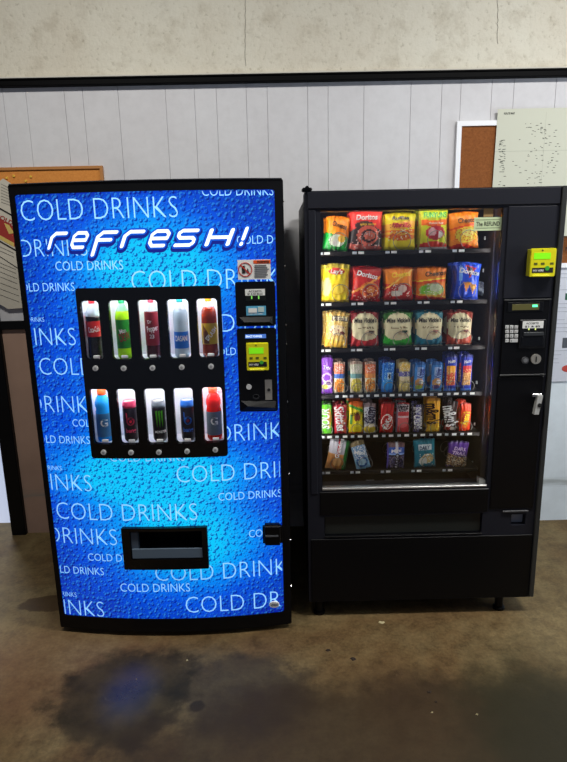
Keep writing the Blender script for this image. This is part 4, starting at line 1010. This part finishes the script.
packet('chip_bag', 1, 383, 266, 413.5, 303, 'orange and red chip bag with pale streaks on the second shelf', 'bag of chips', G2,
       art((246, 140, 26), ('band', 0, .46, (214, 36, 22), .1), ('spk', .1, .1, .9, .5, (246, 225, 205), .22), ('ell', .62, .36, .24, .17, (200, 30, 24)), ('ell', .62, .36, .16, .11, (245, 215, 200)), ('ell', .42, .22, .2, .09, (240, 230, 215)), ('band', .62, .67, (252, 200, 90), -.6), ('band', .94, 1, (205, 90, 20))),
       [('Cheetos', .56, .78, .66, .14, .08, (250, 214, 60))])
packet('chip_bag', 1, 414.5, 266, 447, 302.5, 'orange chip bag with pale green base on the second shelf', 'bag of chips', G2,
       art((242, 130, 20), ('band', .52, .60, (235, 80, 20), -.1), ('band', .60, .64, (250, 220, 60), -.1), ('ell', .5, .32, .42, .19, (190, 220, 120)), ('ell', .28, .32, .14, .13, (130, 210, 50)), ('ell', .62, .38, .22, .12, (214, 226, 190)), ('spk', .1, .15, .9, .5, (245, 245, 220), .1), ('band', 0, .11, (222, 50, 24), .1), ('band', .11, .16, (250, 190, 60), .1)),
       [('Cheetos', .6, .80, .68, .14, .06, (60, 40, 20))])
packet('chip_bag', 1, 449, 261.5, 479.5, 302.8, 'deep blue chip bag with orange triangles at the right end of the second shelf', 'bag of chips', G2,
       art((22, 68, 200), ('col', 0, .10, (12, 38, 130)), ('ell', .25, .7, .05, .3, (120, 170, 240)), ('tri', (.36, .46), (.64, .46), (.5, .20), (222, 140, 50)), ('tri', (.58, .44), (.88, .40), (.74, .16), (236, 170, 80)), ('tri', (.42, .92), (.80, .86), (.56, .58), (190, 40, 36)), ('tri', (.46, .88), (.72, .84), (.56, .64), (26, 20, 40)), ('band', .93, 1, (40, 90, 220))),
       [('Doritos', .56, .75, .74, .13, -.14, W_)], tilt=.06)
packet('chip_bag', 1, 470, 282, 494, 296, 'dark blue bag fallen sideways past the end of the second shelf', 'bag of chips', G2,
       art((50, 62, 84), ('band', .3, .5, (90, 104, 120)), ('spk', 0, 0, 1, 1, (130, 140, 150), .05)), tilt=.35, yy=TY+.085, z_on=False, T=.012)
packet('chip_bag', 2, 323.5, 311, 347.5, 349.5, 'crinkled gold chip bag at the left end of the third shelf', 'bag of chips', G3,
       art((226, 184, 92), ('box', .22, .74, .92, .88, (96, 78, 60)), ('box', .27, .77, .87, .85, (226, 214, 190)), ('ell', .5, .5, .33, .15, (238, 216, 176)), ('spk', .1, .35, .9, .62, (150, 60, 50), .16), ('ell', .72, .44, .12, .05, (120, 36, 34)), ('spk', 0, 0, 1, 1, (250, 230, 160), .12), ('band', .0, .22, (232, 184, 60), .1)), [('KETTLE', .57, .81, .48, .06, -.05, (60, 40, 30))], tilt=.08)
def vick(px0, px1, c1, c2, label, tilt=0, u_=.5, fl=None):
    packet('chip_bag', 2, px0, 310.5, px1, 348.5, label, 'bag of chips', G3,
       art(c1, ('ell', .5, .60, .50, .36, (232, 222, 180)), ('ell', .5, .44, .47, .28, (232, 222, 180)), ('band', .0, .2, c2, 0, -.5), ('ell', .66, .42, .2, .08, (214, 190, 150)), ('ell', .72, .44, .10, .04, fl or (90, 60, 44)), ('spk', .25, .52, .8, .58, (150, 130, 90), .5), ('band', 0, .04, (226, 220, 200))),
       [("Miss Vickie's", .5, .76, .80, .12, 0, (50, 44, 36))], tilt=tilt)
vick(350, 379.5, (150, 22, 30), (200, 36, 44), 'cream chip bag with dark red border on the third shelf')
vick(382, 413, (60, 130, 40), (40, 175, 40), 'cream chip bag with green base on the third shelf', fl=(40, 80, 60))
vick(413.5, 443.5, (34, 120, 140), (20, 130, 160), 'cream chip bag with teal border on the third shelf', fl=(190, 120, 100))
vick(445, 473, (150, 50, 30), (190, 70, 40), 'cream chip bag with rust red corners at the right end of the third shelf', fl=(150, 40, 36))
G4, G5, G6 = 'narrow snack packs on the fourth shelf', 'candy packs on the fifth shelf', 'snack packs on the bottom shelf'
def bar(ri, x0, y0, x1, y1, label, a_, letters=(), tilt=0.0, cat='snack pack', name='snack_pack', g=None):
    return packet(name, ri, x0, y0, x1, y1, label, cat, g or (G4 if ri == 3 else G5), a_, letters, tilt=tilt, nu=16, nv=44, T=.011, pinch=.03)
PUR = (118, 52, 168)
bar(3, 321.2, 357, 333, 395, 'purple snack pack with white swirl at the left end of the fourth shelf', art(PUR, ('ell', .45, .45, .42, .14, (225, 205, 235)), ('ell', .45, .45, .3, .09, PUR), ('ell', .55, .26, .4, .12, (235, 225, 230)), ('ell', .3, .2, .25, .07, (190, 200, 70)), ('ell', .6, .3, .2, .05, (90, 40, 110))), [('Trix', .5, .73, .66, .10, -.15, W_)])
def cracker(x0, x1, top, mid, bot, label, tilt=0, t0=360.5, **k):
    bar(3, x0, t0, x1, 394.3, label, art(top, ('band', .9, 1, (190, 160, 140)), ('band', .48, .62, mid), ('band', 0, .48, (236, 226, 200)), ('ell', .5, .25, .46, .22, bot), ('spk', .1, .05, .9, .46, (250, 226, 150), .18), ('spk', .1, .66, .9, .86, (250, 240, 230), .3)), tilt=tilt)
cracker(333.8, 345, (232, 130, 96), (70, 110, 190), (236, 136, 26), 'salmon and orange cracker pack with blue stripe on the fourth shelf')
cracker(350, 362.5, (214, 214, 190), (120, 176, 176), (222, 206, 60), 'pale cracker pack with teal stripe and yellow base on the fourth shelf')
cracker(364.3, 376, (238, 130, 84), (246, 160, 80), (240, 146, 40), 'plain orange cracker pack on the fourth shelf')
bar(3, 380.5, 359, 393.5, 394.3, 'bright blue cookie pack on the fourth shelf', art((14, 120, 222), ('band', .9, 1, (16, 40, 130)), ('ell', .5, .26, .42, .2, (30, 160, 245)), ('box', .45, .4, .75, .62, (220, 240, 250)), ('spk', .1, .3, .9, .9, (150, 215, 250), .18), ('ell', .62, .5, .1, .07, (30, 40, 60))), tilt=.04)
bar(3, 398, 361, 410.5, 394.3, 'cream cracker pack with round crackers and lilac band on the fourth shelf', art((206, 186, 130), ('ell', .55, .82, .48, .13, (240, 200, 90)), ('band', .52, .68, (110, 104, 176)), ('ell', .5, .45, .45, .08, (236, 220, 170)), ('ell', .45, .18, .45, .15, (236, 214, 120)), ('spk', .1, .05, .9, .95, (250, 240, 200), .15)))
CB = (60, 140, 216)
for x0, x1, lab_, bt in ((412.5, 425, 'light blue treat pack with golden bar picture and green base on the fourth shelf', (170, 200, 60)), (429.5, 442.5, 'light blue treat pack with brown and white bar picture on the fourth shelf', (90, 60, 130))):
    bar(3, x0, 361, x1, 394, lab_, art(CB, ('band', .88, 1, (40, 110, 190)), ('box', .25, .44, .8, .82, (170, 200, 240)), ('ell', .5, .30, .40, .16, (222, 160, 80)), ('ell', .45, .16, .35, .07, bt), ('ell', .65, .34, .2, .08, (246, 240, 235)), ('band', 0, .05, (180, 220, 250))), [('Krispies', .55, .62, .8, .22, 1.45, (40, 60, 150))], tilt=.03)
for x0, x1, lab_, c1, c2 in ((443.5, 457.5, 'royal blue nut pack with yellow and orange window on the fourth shelf', (246, 170, 40), (222, 80, 40)), (459.5, 473, 'royal blue nut pack with red band at the right end of the fourth shelf', (196, 40, 44), (190, 130, 70))):
    bar(3, x0, 353, x1, 394, lab_, art((20, 48, 170), ('band', .9, 1, (14, 30, 110)), ('box', .12, .48, .88, .68, c1), ('box', .12, .16, .88, .50, c2), ('spk', .12, .16, .88, .6, (245, 205, 120), .3), ('band', 0, .06, (90, 150, 240))), [('Nuts', .5, .80, .6, .08, .2, W_)])
# fifth shelf: candy
bar(4, 321.2, 402, 332.3, 434.5, 'green sour candy pack at the left end of the fifth shelf', art((92, 190, 30), ('col', .5, 1, (80, 160, 40)), ('ell', .72, .5, .2, .3, (180, 130, 40)), ('band', .93, 1, (20, 60, 20)), ('ell', .7, .3, .16, .1, (210, 200, 60))), [('SOUR', .30, .5, 1.9, .26, 1.57, W_)], cat='candy')
bar(4, 334, 402.5, 347, 434.8, 'red candy pack with rainbow edge on the fifth shelf', art((190, 22, 44), ('col', .82, 1, (226, 60, 90)), ('spk', .6, .05, 1, .5, (240, 160, 60), .25), ('spk', .6, .5, 1, 1, (120, 200, 60), .12), ('band', .93, 1, (110, 12, 26))), [('Skittles', .48, .5, 2.0, .30, -1.45, W_)], cat='candy')
bar(4, 348.5, 400, 363, 434.8, 'yellow sour candy pack with orange top on the fifth shelf', art((236, 216, 26), ('band', .82, 1, (224, 100, 24)), ('band', .74, .82, (70, 170, 50), .2), ('box', .08, .3, .28, .6, (90, 160, 60)), ('ell', .6, .5, .22, .14, (140, 60, 40)), ('ell', .6, .3, .22, .10, (250, 236, 60)), ('band', 0, .05, (230, 120, 30))), [('SOUR PATCH', .5, .62, .8, .09, .2, K_)], cat='candy')
bar(4, 363.5, 402, 376, 435, 'silver white candy pack with yellow base on the fifth shelf', art((206, 206, 214), ('band', .86, 1, (150, 130, 130)), ('spk', .05, .3, .95, .85, (70, 70, 90), .3), ('ell', .5, .14, .5, .13, (226, 200, 60)), ('ell', .6, .28, .25, .08, (250, 240, 210))), [('Gum', .45, .6, 1.4, .34, 1.45, (60, 60, 84))], cat='candy')
bar(4, 379, 401, 393.5, 432.5, 'red wafer bar with white oval name on the fifth shelf', art((206, 22, 18), ('ell', .5, .36, .42, .25, (248, 240, 232)), ('ell', .5, .36, .37, .22, (214, 28, 22)), ('band', .93, 1, (150, 14, 12))), [('KitKat', .5, .36, 1.0, .17, 1.2, W_)], cat='candy', name='candy_bar', tilt=.04)
bar(4, 395, 402, 409, 433.5, 'red and white candy pack between the red wafer bar and the dark bar', art((216, 60, 66), ('band', .70, .96, (214, 205, 208)), ('spk', .05, .7, .95, .95, (50, 40, 50), .35), ('ell', .5, .34, .42, .18, (236, 110, 112)), ('band', .5, .56, (236, 200, 200)), ('col', 0, .10, (150, 130, 150))), [('WTF', .5, .84, .8, .12, -.1, (40, 30, 40))], cat='candy', tilt=.02)
bar(4, 411.5, 403, 423.5, 433, 'dark brown candy bar with blue-white name on the fifth shelf', art((46, 26, 34), ('col', .16, .66, (88, 84, 160)), ('spk', .1, .05, .7, .95, (225, 225, 245), .3), ('band', .95, 1, (26, 14, 16))), [('SNICKERS', .42, .5, 2.1, .26, -1.45, W_)], cat='candy', name='candy_bar', tilt=.05)
bar(4, 425.5, 397, 440.5, 434.5, 'golden yellow candy bag on the fifth shelf', art((240, 176, 20), ('band', .9, 1, (200, 130, 14)), ('ell', .45, .12, .3, .08, (250, 210, 60)), ('spk', 0, 0, 1, .3, (250, 220, 80), .3)), [("m&m's", .46, .55, 1.6, .36, -1.45, (60, 28, 18))], cat='candy', name='candy_bag')
bar(4, 442.5, 400, 457, 434.5, 'dark brown candy bag with white name on the fifth shelf', art((52, 26, 22), ('ell', .3, .14, .26, .10, (190, 40, 40)), ('ell', .7, .10, .2, .06, (200, 190, 180)), ('band', .94, 1, (30, 16, 14))), [("m&m's", .5, .52, 1.7, .40, -1.35, W_)], cat='candy', name='candy_bag', tilt=.03)
bar(4, 458.5, 402, 471.5, 433, 'orange red peanut butter cup pack at the right end of the fifth shelf', art((232, 62, 18), ('ell', .48, .42, .36, .3, (226, 120, 30)), ('ell', .48, .42, .28, .22, (206, 50, 20)), ('band', .93, 1, (170, 30, 14))), [("Reese's", .46, .48, 1.25, .24, 1.35, (250, 214, 40))], cat='candy')
# bottom shelf
def snack(x0, x1, y0, label, a_, letters=(), tilt=0.0, w=None, **k):
    return packet('snack_bag', 5, x0, y0, x1, 470.3, label, 'snack bag', G6, a_, letters, tilt=tilt, nu=24, nv=32, T=.016, **k)
snack(324.5, 345.5, 438, 'red white and green cookie bag at the left end of the bottom shelf', art((214, 150, 90), ('col', .80, 1, (26, 140, 50)), ('band', .52, 1, (190, 188, 196)), ('col', .80, 1, (26, 140, 50)), ('col', .40, .56, (200, 24, 44)), ('ell', .5, .27, .34, .24, (206, 130, 60)), ('ell', .5, .27, .22, .14, (232, 176, 110)), ('col', .92, 1, (16, 90, 34))), [('Grandma', .48, .72, .95, .13, 1.45, W_)], tilt=.18)
snack(356.5, 371.5, 439, 'small blue and white mint pack standing crooked on the bottom shelf', art((120, 160, 200), ('band', .0, .45, (150, 205, 232)), ('ell', .5, .28, .4, .2, (50, 110, 180)), ('ell', .5, .28, .3, .12, (190, 225, 240)), ('spk', 0, .4, 1, 1, (240, 245, 250), .3), ('band', .85, 1, (150, 130, 90))), [('Mini', .5, .62, .8, .13, -.3, W_)], tilt=-.26)
snack(386, 405, 441, 'blue bag of dark sandwich cookies in the middle of the bottom shelf', art((58, 110, 210), ('band', .82, 1, (150, 110, 110)), ('band', 0, .52, (38, 34, 60)), ('col', .46, .64, (230, 230, 240)), ('ell', .3, .3, .22, .18, (70, 66, 90)), ('band', .52, .60, (150, 190, 250)), ('spk', 0, 0, 1, .5, (120, 110, 170), .2), ('col', 0, .08, (84, 70, 170))), [('OREO', .54, .28, .95, .16, 1.5, K_), ('Mini', .5, .7, .6, .12, .1, W_)])
snack(413.5, 436.5, 437.5, 'teal snack bag with white name panel on the bottom shelf', art((20, 130, 150), ('box', .2, .62, .82, .80, (222, 236, 238)), ('ell', .62, .34, .3, .17, (226, 196, 130)), ('ell', .4, .26, .2, .12, (240, 240, 225)), ('spk', .2, .1, .9, .5, (246, 246, 236), .2), ('band', 0, .05, (12, 90, 110))), [('DAILY', .5, .71, .5, .12, .05, (20, 70, 120))], tilt=-.06)
snack(445, 467.5, 440, 'purple snack bag with mixed nuts picture at the right end of the bottom shelf', art((92, 44, 150), ('band', 0, .44, (190, 150, 100), .2), ('spk', 0, 0, 1, .5, (70, 44, 40), .35), ('spk', 0, 0, 1, .45, (236, 226, 200), .22), ('band', .94, 1, (50, 22, 90))), [('DARK', .58, .72, .62, .13, -.1, (226, 200, 240)), ('TRAIL', .54, .56, .7, .12, -.1, (226, 200, 240))], tilt=.06)
# the next pack in each lane, one turn of the spiral further back
for o in [o for o in C.objects if o.name.split('.')[0] in ('chip_bag', 'snack_pack', 'candy_bar', 'candy_bag') and 'fallen' not in o['label']]:
    ri = {'top': 0, 'second': 1, 'third': 2, 'fourth': 3, 'fifth': 4}[o['group'].split(' shelf')[0].split()[-1]]
    c_ = o.copy(); C.objects.link(c_)
    dy = .066; c_.location = (o.location.x-dy*math.sin(RA)+random.uniform(-.004, .004), o.location.y+dy, o.location.z); c_.rotation_euler = (random.uniform(-.04, .02), o.rotation_euler[1]*.3+random.uniform(-.03, .03), RA)
    short = o['label'].split(' on the ')[0].split(' at the ')[0].split(' between ')[0].split(' beside ')[0]
    lab_ = short+' behind its twin on the '+('top', 'second', 'third', 'fourth', 'fifth')[ri]+' shelf'
    tag(c_, ' '.join(lab_.split()[:16]), o['category'], 'second packs in line on the shelves')
# coils
for ri, cs, r in ((0, (338, 369, 400, 434, 466), .036), (1, (340, 370, 402, 432, 464), .036), (2, (337, 368, 399, 432, 461), .033), (3, (328, 341.5, 357.5, 372, 388.5, 405.5, 419.5, 437, 451, 467), .0235), (4, (327, 341.5, 356.5, 371.5, 387.5, 403.5, 419.5, 434, 449, 465), .0235), (5, (337, 365, 396, 427, 457), .030)):
    for c_ in cs: coil(ri, c_, r, 4)
# wall clips right of the shelves
for px, py in ((486, 238), (484.5, 270.5), (480, 338.5), (477.5, 382.5), (475.5, 424), (473.5, 462.5)):
    u, z = PR(px, py, .2); box('shelf_clip', u-.007, u+.005, .2, .206, z-.007, z+.007, mat('clip_white', (190, 190, 186), .5), sm_, .001)
# empty spiral row at the floor of the window: small pale price rails with grey hooks
for px in (370, 388.7, 407, 429.5, 454):
    u, z = PR(px, 480.3, .10); rr = box('lower_tag', u-.018, u+.018, .098, .101, z-.003, z+.003, mat('lower_tag_grey', (120, 122, 124), .5), sm_)
    bm = bmesh.new(); add_tube(bm, [(u+.016*math.cos(t*math.pi/8+math.pi), .1, z-.006+.012*math.sin(t*math.pi/8+math.pi)) for t in range(9)], .0015, 5); link('tag_hook', bm, mat('hook_grey', (80, 82, 84), .4), rr)
# lamps inside the snack cabinet
area('cabinet_tube', (.5*(gu0+gu1), .075, gz1+.012), (math.radians(28), 0, 0), (gu1-gu0)*.95, .03, 5.0, (1, .96, .9), sm_)
for uu, s in ((gu0-.002, 1), (gu1+.003, -1)):
    area('cabinet_tube', (uu, .075, .5*(gz0+gz1)+.08), (math.radians(90), 0, math.radians(-s*40)), .02, (gz1-gz0)*.85, 3.0, (1, .97, .94), sm_)
# ============================================================ LIGHT
area('ceiling_lamp', (1.75, 1.4, 3.45), (0, 0, 0), 1.2, .3, 80, (1, .985, .95))
area('ceiling_lamp', (-.9, 1.5, 3.45), (0, 0, 0), 1.2, .3, 47, (1, .97, .90))
area('right_fill_light', (FX1-.04, 1.75, 1.5), (0, math.radians(90), 0), 1.0, 1.3, 30, (.82, .91, 1))  # added area light, brightens the lower right wall and floor
sun = bpy.data.lights.new('sun', 'SUN'); sun.energy = 1.8; sun.color = (.86, .9, 1); sun.angle = .22; so = bpy.data.objects.new('sun', sun); C.objects.link(so)
so.rotation_euler = (math.radians(-38), 0, math.radians(26))
W = bpy.data.worlds.new('world'); S.world = W; W.use_nodes = True
W.node_tree.nodes['Background'].inputs[0].default_value = (.62, .72, 1, 1); W.node_tree.nodes['Background'].inputs[1].default_value = .22
